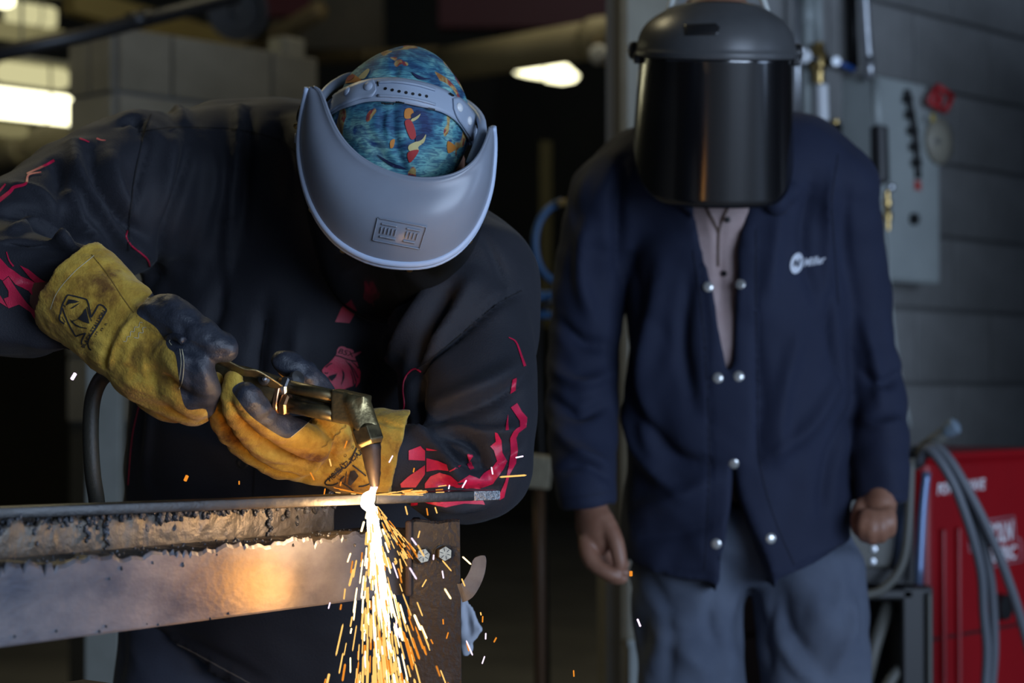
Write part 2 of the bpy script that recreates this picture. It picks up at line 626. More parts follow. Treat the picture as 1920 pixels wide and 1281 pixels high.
m_greyp = mat('grey_enamel', (0.36, 0.395, 0.385), 0.45, var=(0.31, 0.34, 0.335), vscale=6)
m_galv = mat('galvanised_steel', (0.55, 0.57, 0.60), 0.38, 0.85, var=(0.42, 0.44, 0.47), vscale=20)
m_white = mat('white_plastic', (0.72, 0.74, 0.76), 0.35)
m_brass = mat('brass', (0.62, 0.43, 0.17), 0.3, 1.0)
m_blue = mat('blue_rubber', (0.02, 0.07, 0.16), 0.45)

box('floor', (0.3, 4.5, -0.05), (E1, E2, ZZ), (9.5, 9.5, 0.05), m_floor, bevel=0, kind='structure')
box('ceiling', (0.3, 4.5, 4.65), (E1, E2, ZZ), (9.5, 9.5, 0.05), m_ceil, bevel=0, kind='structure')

def block_wall(name, org, d, nrm, cols, rows, thick, m1, m2, z0=0.0, bl=0.40, bh=0.20, row0=0):
    """a slab of mortar and, standing proud of it, every block as a part of its own"""
    d = Vector(d); nrm = Vector(nrm); org = Vector(org)
    L, H = cols * bl, rows * bh
    c = org + d * (L / 2) - nrm * (thick / 2) + ZZ * (z0 + H / 2)
    wl = box(name, c, (d, nrm, ZZ), (L / 2, thick / 2, H / 2), m2, bevel=0, kind='structure')
    meshes = {}
    for r in range(row0, rows):
        x = -(bl / 2 if r % 2 else 0)
        while x < L - 1e-6:
            a, b = max(x, 0), min(x + bl, L)
            key = round(b - a, 3)
            if b - a > 0.05:
                if key not in meshes:
                    bm = bmesh.new()
                    bm_box(bm, (0, 0, 0), XYZ, ((b - a) / 2 - 0.005, 0.010, bh / 2 - 0.005), 0.004, 1)
                    me = bpy.data.meshes.new('concrete_block'); bm.to_mesh(me); bm.free(); me.materials.append(m1)
                    meshes[key] = me
                o = bpy.data.objects.new('concrete_block', meshes[key])
                M = Matrix((d, nrm, ZZ)).transposed().to_4x4()
                M.translation = org + d * ((a + b) / 2) + nrm * (0.006 + 0.002 * random.random()) + ZZ * (z0 + (r + 0.5) * bh)
                o.matrix_basis = M
                COL.objects.link(o); o.parent = wl
            x += bl
    return wl

# partition of grey blocks at the left: its corner stands 6 m away
pc = P(215, 720, 6.0); pc.z = 0
m_tanb = mat('tan_block', (0.215, 0.195, 0.15), 0.8, var=(0.15, 0.135, 0.10), vscale=3.0, bump=0.25, bscale=90)
block_wall('wall_partition', pc, E1, -E2, 2, 6, 0.18, m_tanb, m_mortar, 1.08)
block_wall('wall_partition_end', pc + E1 * 0.0005, E2, -E1, 1, 6, 0.18, m_tanb, m_mortar, 1.08, bl=0.23)
box('wall_partition_base', pc + E1 * 0.4 + E2 * 0.12 + ZZ * 0.54, (E1, E2, ZZ), (0.4, 0.11, 0.54), m_dark, bevel=0, kind='structure')  # dark lower section added to darken the stretch under the blocks
# block wall at the right with the electrical panel
rc = Vector((0.829, 5.076, 0)); rs = rc + E1 * -0.85
block_wall('wall_right', rs, E1, -E2, 8, 14, 0.05, m_block, m_mortar, 0.0, row0=1)
box('trim_1', rs + E1 * 0.07 - E2 * 0.02 + ZZ * 1.5, (E1, E2, ZZ), (0.09, 0.012, 1.5), m_beige, kind='structure')
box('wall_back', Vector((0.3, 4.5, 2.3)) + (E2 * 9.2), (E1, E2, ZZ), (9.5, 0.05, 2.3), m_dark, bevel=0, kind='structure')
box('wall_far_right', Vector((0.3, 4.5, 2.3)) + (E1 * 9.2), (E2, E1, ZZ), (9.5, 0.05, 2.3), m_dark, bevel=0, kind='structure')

# ---- lamps of the shop
m_tube = lamp_mat('lamp_glow', (1.0, 0.95, 0.60), 4.0)
m_dim = lamp_mat('louver_lit_glow', (0.95, 0.85, 0.40), 0.20)  # louvers emit in place of the lamp light falling on them
m_dim2 = lamp_mat('tube_reflector_glow', (1.0, 0.93, 0.50), 0.62)  # one dimmer tube, and reflectors whose bounced light is given as emission
m_house = mat('lamp_housing', (0.30, 0.28, 0.20), 0.5)

def strip_lamp(label, end, L, parts):
    """a hanging strip lamp running away along the room axis; end = its far end"""
    t = empty('ceiling_light', end - E1 * (L / 2), label, 'light')
    for (nm, dz, de, hh, m, x0, x1) in parts:
        c = end - E1 * (L * (1 - (x0 + x1) / 2)) + ZZ * dz + E2 * de
        box(nm, c, (E1, E2, ZZ), (L * (x1 - x0) / 2, 0.035, hh), m, t, bevel=min(0.02, hh * 0.6), seg=2)
    for i in range(4):
        c = end - E1 * (L * (0.1 + 0.27 * i))
        tube('guard_wire', [c + ZZ * 0.16 - E2 * 0.06, c - ZZ * 0.02 - E2 * 0.07, c - ZZ * 0.085 - E2 * 0.02], 0.004, m_house, t, 6)
    for i in (0.15, 0.85):
        c = end - E1 * (L * i) + ZZ * 0.16
        tube('hanger', [c, Vector((c.x, c.y, 4.6))], 0.006, m_house, t, 6)
    return t

a = P(143, 212, 7.0)
strip_lamp('strip lamp with one glowing tube, at the left above the dark sleeve', a, 1.5,
           [('lamp_tube', 0.0, -0.03, 0.050, m_tube, 0, 1), ('reflector', 0.115, 0.02, 0.035, m_dim2, 0.0, 0.58), ('reflector', 0.115, 0.02, 0.035, m_dim2, 0.6, 0.78),
            ('reflector', 0.115, 0.02, 0.035, m_dim2, 0.80, 0.98), ('housing', 0.165, 0.02, 0.012, m_house, 0, 1), ('louver', -0.085, 0.0, 0.022, m_dim, 0, 0.86)])
a = P(118, 40, 8.4)
strip_lamp('strip lamp cut by the top left corner, above the dark sloping pipe', a, 1.5,
           [('lamp_tube', 0.05, -0.03, 0.035, m_tube, 0, 0.82), ('lamp_tube', 0.012, 0.03, 0.045, m_dim2, 0.83, 0.985), ('reflector', -0.035, 0.0, 0.035, m_dim2, 0, 0.75),
            ('louver', -0.075, 0.0, 0.035, m_dim, 0, 1.0), ('housing', 0.12, 0.02, 0.02, m_house, 0, 1)])
# twin lens lamp far off, between the two heads
t = empty('ceiling_light', P(1022, 130, 12.5), 'far twin lens lamp between the two masked heads', 'light')
def lens(pxs, name, m):
    V = [P(x, y, 12.5) for x, y in pxs] + [P(x, y, 12.5) + Vector((0, 0.12, 0.01)) for x, y in pxs]
    n = len(pxs)
    F = [tuple(range(n)), tuple(range(2 * n - 1, n - 1, -1))] + [(i, i + n, (i + 1) % n + n, (i + 1) % n) for i in range(n)]
    return mk(name, V, F, m, t, False)
lens([(960, 127), (975, 120), (1000, 114), (1019, 111), (1019, 145), (990, 141), (968, 135)], 'lens', m_tube)
lens([(1023, 111), (1035, 107), (1047, 107), (1065, 124), (1085, 142), (1078, 150), (1055, 154), (1023, 149)], 'lens', m_tube)
box('housing', P(1022, 104, 12.55), XYZ, (0.20, 0.05, 0.03), m_house, t)
tube('hanger', [P(1022, 100, 12.55), P(1022, -160, 12.55)], 0.008, m_house, t, 6)

# ---- pipes, ducts and beams overhead
def pipe(name, pts, r, m, label, cat='pipe', seg=16, n=None, bands=None):
    t = empty(name, pts[0], label, cat)
    tube('tube', pts, r, m, t, seg, n)
    for q in (bands or []):
        c = Vector(pts[0]).lerp(Vector(pts[-1]), q); d = (Vector(pts[-1]) - Vector(pts[0])).normalized()
        V, F = tube_vf([c - d * 0.03, c + d * 0.03], r * 1.12, seg)
        mk('clamp', V, F, m, t, True)
    return t
pipe('round_duct', [P(800, 128, 8.6), P(1163, 66, 7.4)], 0.075, m_duct, 'thick beige round duct rising to the right above the bowed mask', 'duct', bands=[0.9])
pipe('overhead_pipe', [P(560, 110, 9.2), P(820, 100, 8.7)], 0.03, m_brownp, 'thin brown pipe meeting the end of the beige duct', bands=[0.5])
pipe('overhead_pipe', [P(-40, 108, 5.0), P(150, 68, 5.15), P(445, -8, 5.4)], 0.021, m_black, 'dark pipe sloping up across the top left in front of the lamps', bands=[0.6])
pipe('round_duct', [P(-20, 292, 8.0), P(190, 236, 7.6)], 0.062, m_duct, 'tan duct below the left strip lamp', 'duct', bands=[0.3])
pipe('overhead_pipe', [P(470, 95, 8.4), P(600, 20, 8.0)], 0.04, m_brownp, 'brown pipe sloping up beside the black drum', bands=[0.4])

box('trim_2', P(1000, 22, 10.5), XYZ, (0.50, 0.05, 0.09), m_redp, kind='structure')
box('trim_3', P(535, 8, 10.0), XYZ, (0.13, 0.05, 0.07), m_redp, kind='structure')
box('trim_4', P(310, 52, 9.5), ((E1 + Vector((0, 0, -0.10))).normalized(), E2, ZZ), (0.55, 0.05, 0.06), mat('ochre_paint_and_lit_edge', (0.42, 0.30, 0.09), 0.6), kind='structure')
box('trim_5', P(615, 30, 11.5), XYZ, (0.32, 0.05, 0.20), m_brownp, kind='structure')
box('trim_6', P(1023, 440, 9.0), XYZ, (0.028, 0.03, 0.42), mat('olive_paint', (0.11, 0.10, 0.045), 0.6), kind='structure')
box('painted_lit_edge', P(1160, 120, 7.2), XYZ, (0.012, 0.03, 0.5), mat('ochre_paint_and_lit_edge', (0.42, 0.30, 0.09)), kind='structure')  # ochre strip stands in for an edge lit yellow by the lamps
# black drum fan
t = empty('extractor_drum', P(445, 30, 8.2), 'black round extractor drum above the block partition', 'fan')
lathe('drum', P(445, 20, 8.2), (0.3, -1, -0.2), [(-0.15, 0.11), (0.0, 0.125), (0.02, 0.125), (0.02, 0.10), (-0.02, 0.095), (-0.02, 0.03), (0.01, 0.025)], m_black, t)
tube('bracket', [P(445, 10, 8.25), P(450, -120, 8.3)], 0.012, m_black, t, 8)
# bright small lamp-like fittings
t = empty('junction_box', P(537, 92, 6.75), 'small pale box on top of the block partition', 'box')
box('body', P(537, 92, 6.75), (E1, E2, ZZ), (0.05, 0.04, 0.036), m_beige, t, bevel=0.008)
box('lid', P(537, 92, 6.75) - E2 * 0.043, (E1, E2, ZZ), (0.042, 0.004, 0.03), m_beige, t)
t = empty('duct_valve', P(1125, 100, 7.0), 'small pale valve under the right end of the beige duct', 'valve')
lathe('valve_body', P(1122, 104, 7.0), (0, -1, 0.1), [(-0.04, 0.02), (-0.02, 0.03), (0.02, 0.035), (0.035, 0.02)], m_white, t, 16)
lathe('valve_foot', P(1146, 128, 7.0), (0, -1, 0.1), [(-0.03, 0.016), (0.02, 0.018)], m_brass, t, 12)
tube('stem', [P(1126, 108, 7.0), P(1146, 128, 7.0)], 0.008, m_brass, t, 8)
tube('bracket', [P(1122, 96, 7.0), P(1118, 70, 7.5)], 0.008, m_brass, t, 8)

# ---- added screen on a frame, unseen outside the picture at the right: it keeps the daylight off the far end of the wall
t = empty('shade_screen', (1.95, 4.35, 0), 'added dark screen on a tube frame, unseen right of the red machine, shading the wall', 'light screen')
Vc, Fc = [], []
for i in range(41):
    x = 1.62 + 1.2 * i / 40; y = 4.35 + 0.025 * math.sin(i * 1.3)
    Vc += [(x, y, 0.12), (x, y, 2.22)]
    if i: Fc.append((2 * i - 2, 2 * i, 2 * i + 1, 2 * i - 1))
solid(mk('screen_sheet', Vc, Fc, mat('screen_vinyl', (0.02, 0.012, 0.01), 0.4), t), 0.003)
tube('rail', [(1.58, 4.35, 2.25), (2.86, 4.35, 2.25)], 0.016, m_black, t)
for x in (1.58, 2.86):
    tube('post', [(x, 4.35, 2.25), (x, 4.35, 0.02)], 0.016, m_black, t)
    tube('foot', [(x, 4.05, 0.02), (x, 4.65, 0.02)], 0.016, m_black, t)

# ---- electrical panel, conduits and fittings on the right wall
FN = -E2                                   # outward normal of the right wall
corner = P(1640, 720, 5.0); corner.z = 0
zt = P(1640, 140, 5.0).z; zb = P(1640, 525, 5.0).z
pw, pdp = 0.306, 0.112
t = empty('electrical_panel', corner + E1 * pw / 2 + E2 * pdp / 2 + ZZ * zb, 'grey wall-hung electrical cabinet beside the navy shoulder', 'cabinet')
cc = corner + E1 * pw / 2 + E2 * pdp / 2 + ZZ * ((zt + zb) / 2)
box('body', cc, (E1, E2, ZZ), (pw / 2, pdp / 2, (zt - zb) / 2), m_greyp, t, bevel=0.004)
door = box('door', cc - E2 * (pdp / 2 + 0.004), (E1, E2, ZZ), (pw / 2 - 0.006, 0.004, (zt - zb) / 2 - 0.006), m_greyp, t, bevel=0.002)
def onface(px, py, off=0.0):
    """point on the panel's front face seen at a pixel"""
    r = ray(px, py); o = corner - E2 * (0.010 + off); n = E2
    return CO + r * ((o - CO).dot(n) / r.dot(n))
tube('latch_bar', [onface(1700, 168, 0.006), onface(1716, 250, 0.008), onface(1722, 335, 0.006)], 0.009, m_black, t, 8, 12)
for i, y in enumerate((185, 215, 245, 275, 305)):
    box('latch_knuckle', onface(1703 + i * 4.2, y, 0.014), (E1, E2, ZZ), (0.012, 0.008, 0.010), m_black, t)
box('warning_label', onface(1721, 348, 0.002), (E1, E2, ZZ), (0.014, 0.001, 0.012), mat('label_red', (0.45, 0.06, 0.05), 0.5), t, bevel=0)
lathe('lock', onface(1711, 411, 0), FN, [(0, 0.016), (0.012, 0.015), (0.014, 0.008)], m_black, t, 14)

pipe('conduit', [P(1619, -30, 4.99), P(1624, 60, 4.99), P(1630, 133, 4.99)], 0.0135, m_galv, 'bright steel conduit running down into the cabinet top', n=14, bands=[0.97])
pipe('conduit', [P(1597, -30, 5.06), P(1602, 128, 5.06)], 0.012, m_black, 'black conduit beside the bright one above the cabinet')
pipe('conduit', [P(1514, -30, 4.90), P(1514, 260, 4.90)], 0.016, m_greyp, 'grey pipe down the wall right behind the visor hinge', bands=[0.2, 0.6])
pipe('conduit', [P(1494, -30, 4.84), P(1494, 260, 4.84)], 0.009, m_galv, 'thin steel pipe hidden partly by the raised visor hinge')
t = empty('pipe_valve', P(1537, 110, 4.88), 'brass ball valve with a blue lever on the wall pipe', 'valve')
tube('riser', [P(1532, -30, 4.9), P(1535, 80, 4.9)], 0.010, m_greyp, t, 10)
lathe('valve_body', P(1535, 80, 4.86), (0, 0, -1), [(0, 0.014), (0.02, 0.016), (0.03, 0.022), (0.06, 0.022), (0.07, 0.014), (0.10, 0.014)], m_brass, t, 14)
tube('cross_pipe', [P(1500, 106, 4.83), P(1560, 116, 4.86)], 0.009, m_black, t, 10)
lathe('handwheel', P(1507, 107, 4.80), (0, -1, 0), [(0, 0.010), (0.004, 0.017), (0.018, 0.017), (0.022, 0.010)], m_white, t, 16)
lathe('nut', P(1566, 117, 4.83), (0, -1, 0), [(0, 0.010), (0.018, 0.012)], m_galv, t, 6, False)
tube('lever', [P(1568, 116, 4.82), P(1600, 130, 4.84)], 0.008, mat('lever_blue', (0.01, 0.05, 0.20), 0.4), t, 8)
lathe('white_sleeve', P(1540, 160, 4.87), (0.03, 0, -1), [(0, 0.016), (0.088, 0.016)], m_white, t, 14)
lathe('lower_nut', P(1565, 225, 4.9), (0, 0, -1), [(0, 0.012), (0.02, 0.014), (0.03, 0.010)], m_brass, t, 10)
tube('lower_pipe', [P(1566, 232, 4.9), P(1568, 330, 4.9)], 0.017, m_black, t, 12)

t = empty('air_filter', P(1647, 290, 4.80), 'hanging air filter with black bowl and brass fittings before the cabinet', 'filter')
tube('upper_pipe', [P(1640, 150, 4.86), P(1646, 235, 4.82)], 0.011, m_greyp, t, 12)
lathe('bowl', P(1648, 236, 4.80), (0.02, 0, -1), [(0, 0.014), (0.004, 0.021), (0.135, 0.022), (0.142, 0.012)], m_black, t, 18)
lathe('drain_knob', P(1671, 352, 4.79), (0, -1, 0), [(-0.012, 0.004), (-0.006, 0.010), (0.006, 0.010), (0.012, 0.004)], m_galv, t, 14)
lathe('brass_fitting', P(1663, 358, 4.80), (0.02, 0, -1), [(0, 0.008), (0.02, 0.008), (0.024, 0.012), (0.036, 0.012), (0.04, 0.008), (0.056, 0.012), (0.07, 0.012), (0.074, 0.007), (0.095, 0.007)], m_brass, t, 12)
tube('drain_tube', [P(1663, 430, 4.80), P(1666, 470, 4.82), P(1668, 560, 4.86), P(1685, 700, 4.9), P(1705, 800, 4.92)], 0.006, m_greyp, t, 8, 20)

t = empty('lockout_tag', onface(1762, 185, 0.05), 'red square lockout tag hung at the cabinet edge', 'tag')
q = [onface(1741, 190, 0.03), onface(1757, 161, 0.03), onface(1785, 181, 0.03), onface(1771, 209, 0.03)]
m_tag = mat('tag_red', (0.42, 0.015, 0.02), 0.45)
for i in range(4):
    tube('edge', [q[i], q[(i + 1) % 4]], 0.008, m_tag, t, 8)
cen = sum(q, Vector()) / 4
box('centre', cen + E2 * 0.004, ((q[1] - q[0]).normalized(), FN, ((q[1] - q[0]).normalized().cross(FN)).normalized()), (0.014, 0.003, 0.014), m_tag, t)
lathe('yellow_clip', onface(1748, 214, 0.03), (0, 0, -1), [(0, 0.006), (0.02, 0.006)], mat('clip_yellow', (0.45, 0.32, 0.04), 0.5), t, 10)
t = empty('round_cover', onface(1757, 265, 0), 'tan round cover below the red tag', 'cover')
Vv, Ff = lathe_vf(onface(1757, 265, 0.0), FN, [(-0.02, 0.02), (0, 0.062), (0.012, 0.06), (0.02, 0.03), (0.022, 0.0)], 24)
mk('disc', Vv, Ff, m_beige, t)
lathe('screw', onface(1757, 265, 0.02), FN, [(0, 0.008), (0.006, 0.006)], m_galv, t, 10)

# ---- blue air hose and fittings between the people
t = empty('air_hose', P(1020, 520, 4.6), 'dark blue looped air hose behind the navy sleeve', 'hose')
tube('hose', [P(1056, 378, 4.5), P(1030, 390, 4.5), P(1010, 418, 4.5), P(1003, 455, 4.5), P(1010, 495, 4.5), P(1030, 522, 4.5), P(1062, 535, 4.5)], 0.0095, m_blue, t, 10, 30)
lathe('end_fitting', P(1046, 382, 4.48), (1, 0, 0.2), [(0, 0.008), (0.022, 0.008)], m_brass, t, 10)
lathe('coupling', P(990, 556, 4.5), (1, 0, 0.06), [(0, 0.008), (0.005, 0.013), (0.03, 0.013), (0.034, 0.010), (0.06, 0.012)], m_blue, t, 12)
lathe('coupling', P(992, 590, 4.5), (1, 0, 0), [(0, 0.007), (0.005, 0.010), (0.05, 0.010)], m_blue, t, 12)
tube('drop_hose', [P(1062, 535, 4.5), P(1075, 560, 4.52), P(1020, 575, 4.5), P(1010, 700, 4.6), P(1020, 1000, 4.7), P(1030, 1500, 4.9)], 0.008, m_black, t, 8, 30)

# ---- brush standing handle-down, pale head up
t = empty('shop_brush', Vector((P(1012, 900, 4.3).x, 4.3, 0)), 'pale brush head on a brown handle between the two people', 'brush')
bm = bmesh.new()
bm_box(bm, P(1008, 884, 4.3), (Vector((1, 0, -0.12)).normalized(), Vector((0, 1, 0)), Vector((0.12, 0, 1)).normalized()), (0.030, 0.03, 0.036), 0.006, 2)
mkbm('head', bm, mat('pale_bristle', (0.42, 0.37, 0.25), 0.8, var=(0.26, 0.23, 0.16), vscale=60, stretch=(6, 1, 0.6)), t)
tube('handle', [P(1010, 915, 4.3), P(1012, 1100, 4.32), Vector((P(1014, 1200, 4.35).x, 4.35, 0.0))], 0.013, mat('brown_wood', (0.09, 0.045, 0.018), 0.55), t, 10)

# ---- pale post between sleeve and coat, small grey bin at its foot
t = empty('steel_post', Vector((P(1165, 1000, 4.9).x, 4.9, 0)), 'pale square post behind the hanging hand of the navy coat', 'post')
box('shaft', Vector((P(1163, 900, 4.9).x, 4.9, 0.72)), (Vector((0.85, 0.5, 0)).normalized(), Vector((-0.5, 0.85, 0)).normalized(), ZZ), (0.042, 0.042, 0.70), m_beige, t)
box('base', Vector((P(1166, 900, 4.9).x, 4.9, 0.01)), (Vector((0.85, 0.5, 0)).normalized(), Vector((-0.5, 0.85, 0)).normalized(), ZZ), (0.09, 0.09, 0.01), m_beige, t)
t = empty('steel_post', Vector((P(196, 1000, 4.4).x, 4.4, 0)), 'light grey post seen between the torch hose and the dark coat', 'post')
box('shaft', Vector((P(197, 900, 4.4).x, 4.4, 0.67)), XYZ, (0.037, 0.03, 0.66), mat('post_grey', (0.30, 0.31, 0.28), 0.6, var=(0.24, 0.25, 0.22)), t)
box('base', Vector((P(197, 900, 4.4).x, 4.4, 0.008)), XYZ, (0.09, 0.08, 0.008), m_greyp, t)
t = empty('metal_bin', Vector((P(1205, 1300, 4.5).x, 4.5, 0)), 'low grey metal bin at the foot of the pale post', 'bin')
xb = P(1200, 1200, 4.5).x; zb2 = P(1200, 1195, 4.5).z
box('body', (xb, 4.5, zb2 / 2), XYZ, (0.03, 0.10, zb2 / 2), m_greyp, t)
box('rim', (xb, 4.5, zb2), XYZ, (0.034, 0.105, 0.008), m_greyp, t)

# ---- red welding machine
D0 = 4.15
m_red = mat('machine_red', (0.29, 0.002, 0.006), 0.42, var=(0.255, 0.002, 0.006), vscale=3)
k0 = Vector((P(1737, 900, D0).x, D0, 0)); ztop = P(1740, 862, D0).z
t = empty('welding_machine', k0 + E1 * 0.25 + E2 * 0.3, 'tall red welding power source with white lettering', 'welding machine')
R = Matrix((E1, E2, ZZ)).transposed()
box('body', k0 + E1 * 0.27 + E2 * 0.17 + ZZ * ((ztop + 0.06) / 2), (E1, E2, ZZ), (0.27, 0.17, (ztop - 0.06) / 2), m_red, t, bevel=0.022, seg=4)
box('lid', k0 + E1 * 0.27 + E2 * 0.17 + ZZ * (ztop + 0.004), (E1, E2, ZZ), (0.262, 0.162, 0.008), m_red, t, bevel=0.004)
# recessed front edge moulding
box('front_moulding', k0 + E1 * 0.055 - E2 * 0.006 + ZZ * (ztop * 0.46), (E1, E2, ZZ), (0.008, 0.008, ztop * 0.40), m_red, t, bevel=0.006, seg=3)
box('front_moulding', k0 + E1 * 0.115 - E2 * 0.006 + ZZ * (ztop * 0.46), (E1, E2, ZZ), (0.006, 0.008, ztop * 0.40), m_red, t, bevel=0.006, seg=3)
def onred(px, py, off=0.001):
    r = ray(px, py); o = k0 - E2 * off
    return CO + r * ((o - CO).dot(E2) / r.dot(E2))
m_lett = mat('white_lettering', (0.75, 0.75, 0.78), 0.5)
m_lettr = mat('pink_outline', (0.40, 0.20, 0.23), 0.5)
def redtext(nm, s, a, b, c, m, bold=0.0, shear=0.0):
    A, B, C_ = onred(*a), onred(*b), onred(*c)
    return text_flat(nm, s, A, B - A, C_ - A, m, t, bold, shear)
redtext('lettering', 'POWER WAVE', (1758, 929), (1847, 918), (1758, 907), m_lett, 0.03, 0.15)
redtext('lettering', 'LINCOLN', (1822, 1028), (1899, 1014), (1822, 988), m_lett, 0.03, 0.1)
redtext('lettering', 'ELECTRIC', (1834, 1060), (1906, 1048), (1834, 1032), m_lett, 0.03, 0.1)
lathe('registered_mark', onred(1857, 1012, 0.001), -E2, [(0, 0.006), (0.0008, 0.006)], m_lett, t, 12)
def frame_line(pts, m, r=0.0022):
    for i in range(len(pts)):
        tube('logo_outline', [onred(*pts[i]), onred(*pts[(i + 1) % len(pts)])], r, m, t, 6)
frame_line([(1815, 982), (1900, 968), (1904, 1010), (1912, 1010), (1916, 1052), (1832, 1068), (1828, 1034), (1818, 1035)], m_lettr)
lathe('knob', onred(1873, 1138, 0), -E2, [(0, 0.030), (0.02, 0.028), (0.022, 0.0)], m_black, t, 18)
box('seam', onred(1845, 1182, 0.0) , (E1, E2, ZZ), (0.24, 0.003, 0.003), m_black, t, bevel=0)

# black feeder cart beside it
t = empty('wire_feeder_cart', Vector((P(1680, 1100, 3.95).x, 4.0, 0)), 'black cart with grey control panel between navy coat and red machine', 'cart')
U = Vector((1, 0.0, 0)); W = Vector((0, 1, 0))
def cb(nm, x0, y0, x1, y1, d, dep, m, bev=0.006):
    a, b = P(x0, y0, d), P(x1, y1, d)
    return box(nm, ((a.x + b.x) / 2, d + dep / 2, (a.z + b.z) / 2), XYZ, (abs(b.x - a.x) / 2, dep / 2, abs(a.z - b.z) / 2), m, t, bevel=bev)
m_panel = mat('olive_grey_panel', (0.10, 0.098, 0.085), 0.5)
m_steelb = mat('blue_steel_edge', (0.16, 0.22, 0.36), 0.35, 0.6)
cb('case', 1560, 862, 1716, 1100, 3.90, 0.20, m_black)
cb('control_panel', 1570, 900, 1684, 1066, 3.88, 0.02, m_panel)
for (x, y) in ((1638, 1030), (1636, 1053)):
    lathe('panel_screw', P(x, y, 3.88), (0, -1, 0), [(0, 0.0065), (0.004, 0.006), (0.005, 0)], m_galv, t, 12)
tube('panel_rail', [P(1692, 905, 3.88), P(1680, 1070, 3.88)], 0.008, m_steelb, t, 8)
tube('edge_rail', [P(1737, 885, 3.86), P(1729, 960, 3.86), P(1722, 1096, 3.86)], 0.0095, m_steelb, t, 8, 10)
tube('side_cable', [P(1708, 860, 3.86), P(1703, 980, 3.85), P(1690, 1060, 3.85), P(1650, 1108, 3.85), P(1590, 1118, 3.85)], 0.009, m_panel, t, 8, 24)
cb('lower_case', 1690, 1100, 1752, 1500, 3.88, 0.18, m_black)
cb('lower_edge', 1738, 1112, 1750, 1500, 3.865, 0.02, m_panel)
cb('shelf', 1560, 1104, 1716, 1126, 3.88, 0.2, m_black)
tube('strut', [P(1665, 1132, 3.94), P(1640, 1210, 3.92), P(1610, 1330, 3.9)], 0.014, m_panel, t, 10)
tube('foot_rail', [P(1712, 1245, 3.92), P(1680, 1262, 3.9), P(1650, 1310, 3.88)], 0.012, m_panel, t, 10, 12)
cb('back_board', 1560, 1110, 1728, 1560, 4.08, 0.02, m_black)
cb('leg', 1560, 1126, 1580, 1700, 4.1, 0.03, m_black)

# handle arm with cables slung over it
t = empty('cable_arm', P(1730, 835, 3.95), 'grey sloping arm with a round blue-grey knob above the red machine', 'arm')
tube('arm', [P(1706, 868, 3.99), P(1735, 838, 3.95), P(1780, 806, 3.90)], 0.013, m_panel, t, 12)
lathe('knob', P(1781, 805, 3.90), (0.7, -0.4, 0.5), [(-0.012, 0.012), (0, 0.017), (0.014, 0.017), (0.02, 0.008)], mat('knob_grey', (0.17, 0.22, 0.27), 0.4), t, 16)
lathe('bracket', P(1712, 858, 3.98), (0, -1, 0), [(-0.02, 0.024), (0.02, 0.024)], m_black, t, 14)
m_cable = mat('grey_cable', (0.12, 0.13, 0.15), 0.5)
def cable(pts, label, d=3.92):
    o = tube('welding_cable', [P(x, y, d - 0.05 * math.sin(i * 0.5)) for i, (x, y) in enumerate(pts)], 0.0095, m_cable, None, 10, 44)
    return tag(o, label, 'cable', 'grey cables slung over the arm')
cable([(1722, 868), (1735, 842), (1757, 858), (1786, 905), (1808, 960), (1827, 1020), (1840, 1080), (1844, 1150), (1850, 1220), (1846, 1300), (1840, 1400)], 'grey cable nearest the blue steel edge, crossing the lettering')
cable([(1728, 850), (1752, 838), (1780, 862), (1812, 915), (1842, 972), (1872, 1040), (1896, 1105), (1915, 1165), (1935, 1240), (1950, 1320)], 'grey cable sweeping down to the right frame edge')
cable([(1738, 852), (1764, 850), (1796, 900), (1822, 955), (1843, 1015), (1856, 1075), (1862, 1140), (1864, 1220), (1858, 1300), (1850, 1400)], 'grey cable hanging between the other two over the red machine', 3.95)
# ------------------------------------------------------------------ cutting table
m_rail = mat('mill_scale_steel', (0.080, 0.084, 0.104), 0.40, 0.6, var=(0.190, 0.190, 0.205), vscale=8, bump=0.06, bscale=120, rvar=0.10, stretch=(1, 1, 1.6))
m_slat = mat('scorched_steel', (0.085, 0.075, 0.065), 0.5, 0.55, var=(0.17, 0.15, 0.125), vscale=16, bump=0.35, bscale=90, rvar=0.12)
m_legp = mat('scuffed_black_steel', (0.0085, 0.0085, 0.0105), 0.5, 0.1, var=(0.036, 0.032, 0.030), vscale=24, ramp=(0.55, 0.72), bump=0.2, bscale=140, rvar=0.15)
m_slag = mat('slag', (0.045, 0.05, 0.06), 0.42, 0.5, var=(0.16, 0.17, 0.19), vscale=140, bump=0.6, bscale=300)
m_rust = mat('rusty_brown', (0.05, 0.03, 0.02), 0.75, var=(0.025, 0.016, 0.012), vscale=10)
m_zinc = mat('zinc_bolt', (0.21, 0.18, 0.13), 0.40, 0.9, var=(0.13, 0.11, 0.085), vscale=120)
m_cutend = mat('bright_cut_end', (0.42, 0.46, 0.50), 0.35, 0.7, var=(0.25, 0.27, 0.30), vscale=200, bump=0.5, bscale=300)
m_flat = mat('flat_bar_steel', (0.024, 0.024, 0.025), 0.42, 0.4, var=(0.045, 0.044, 0.043), vscale=30, bump=0.08, bscale=200, rvar=0.1)

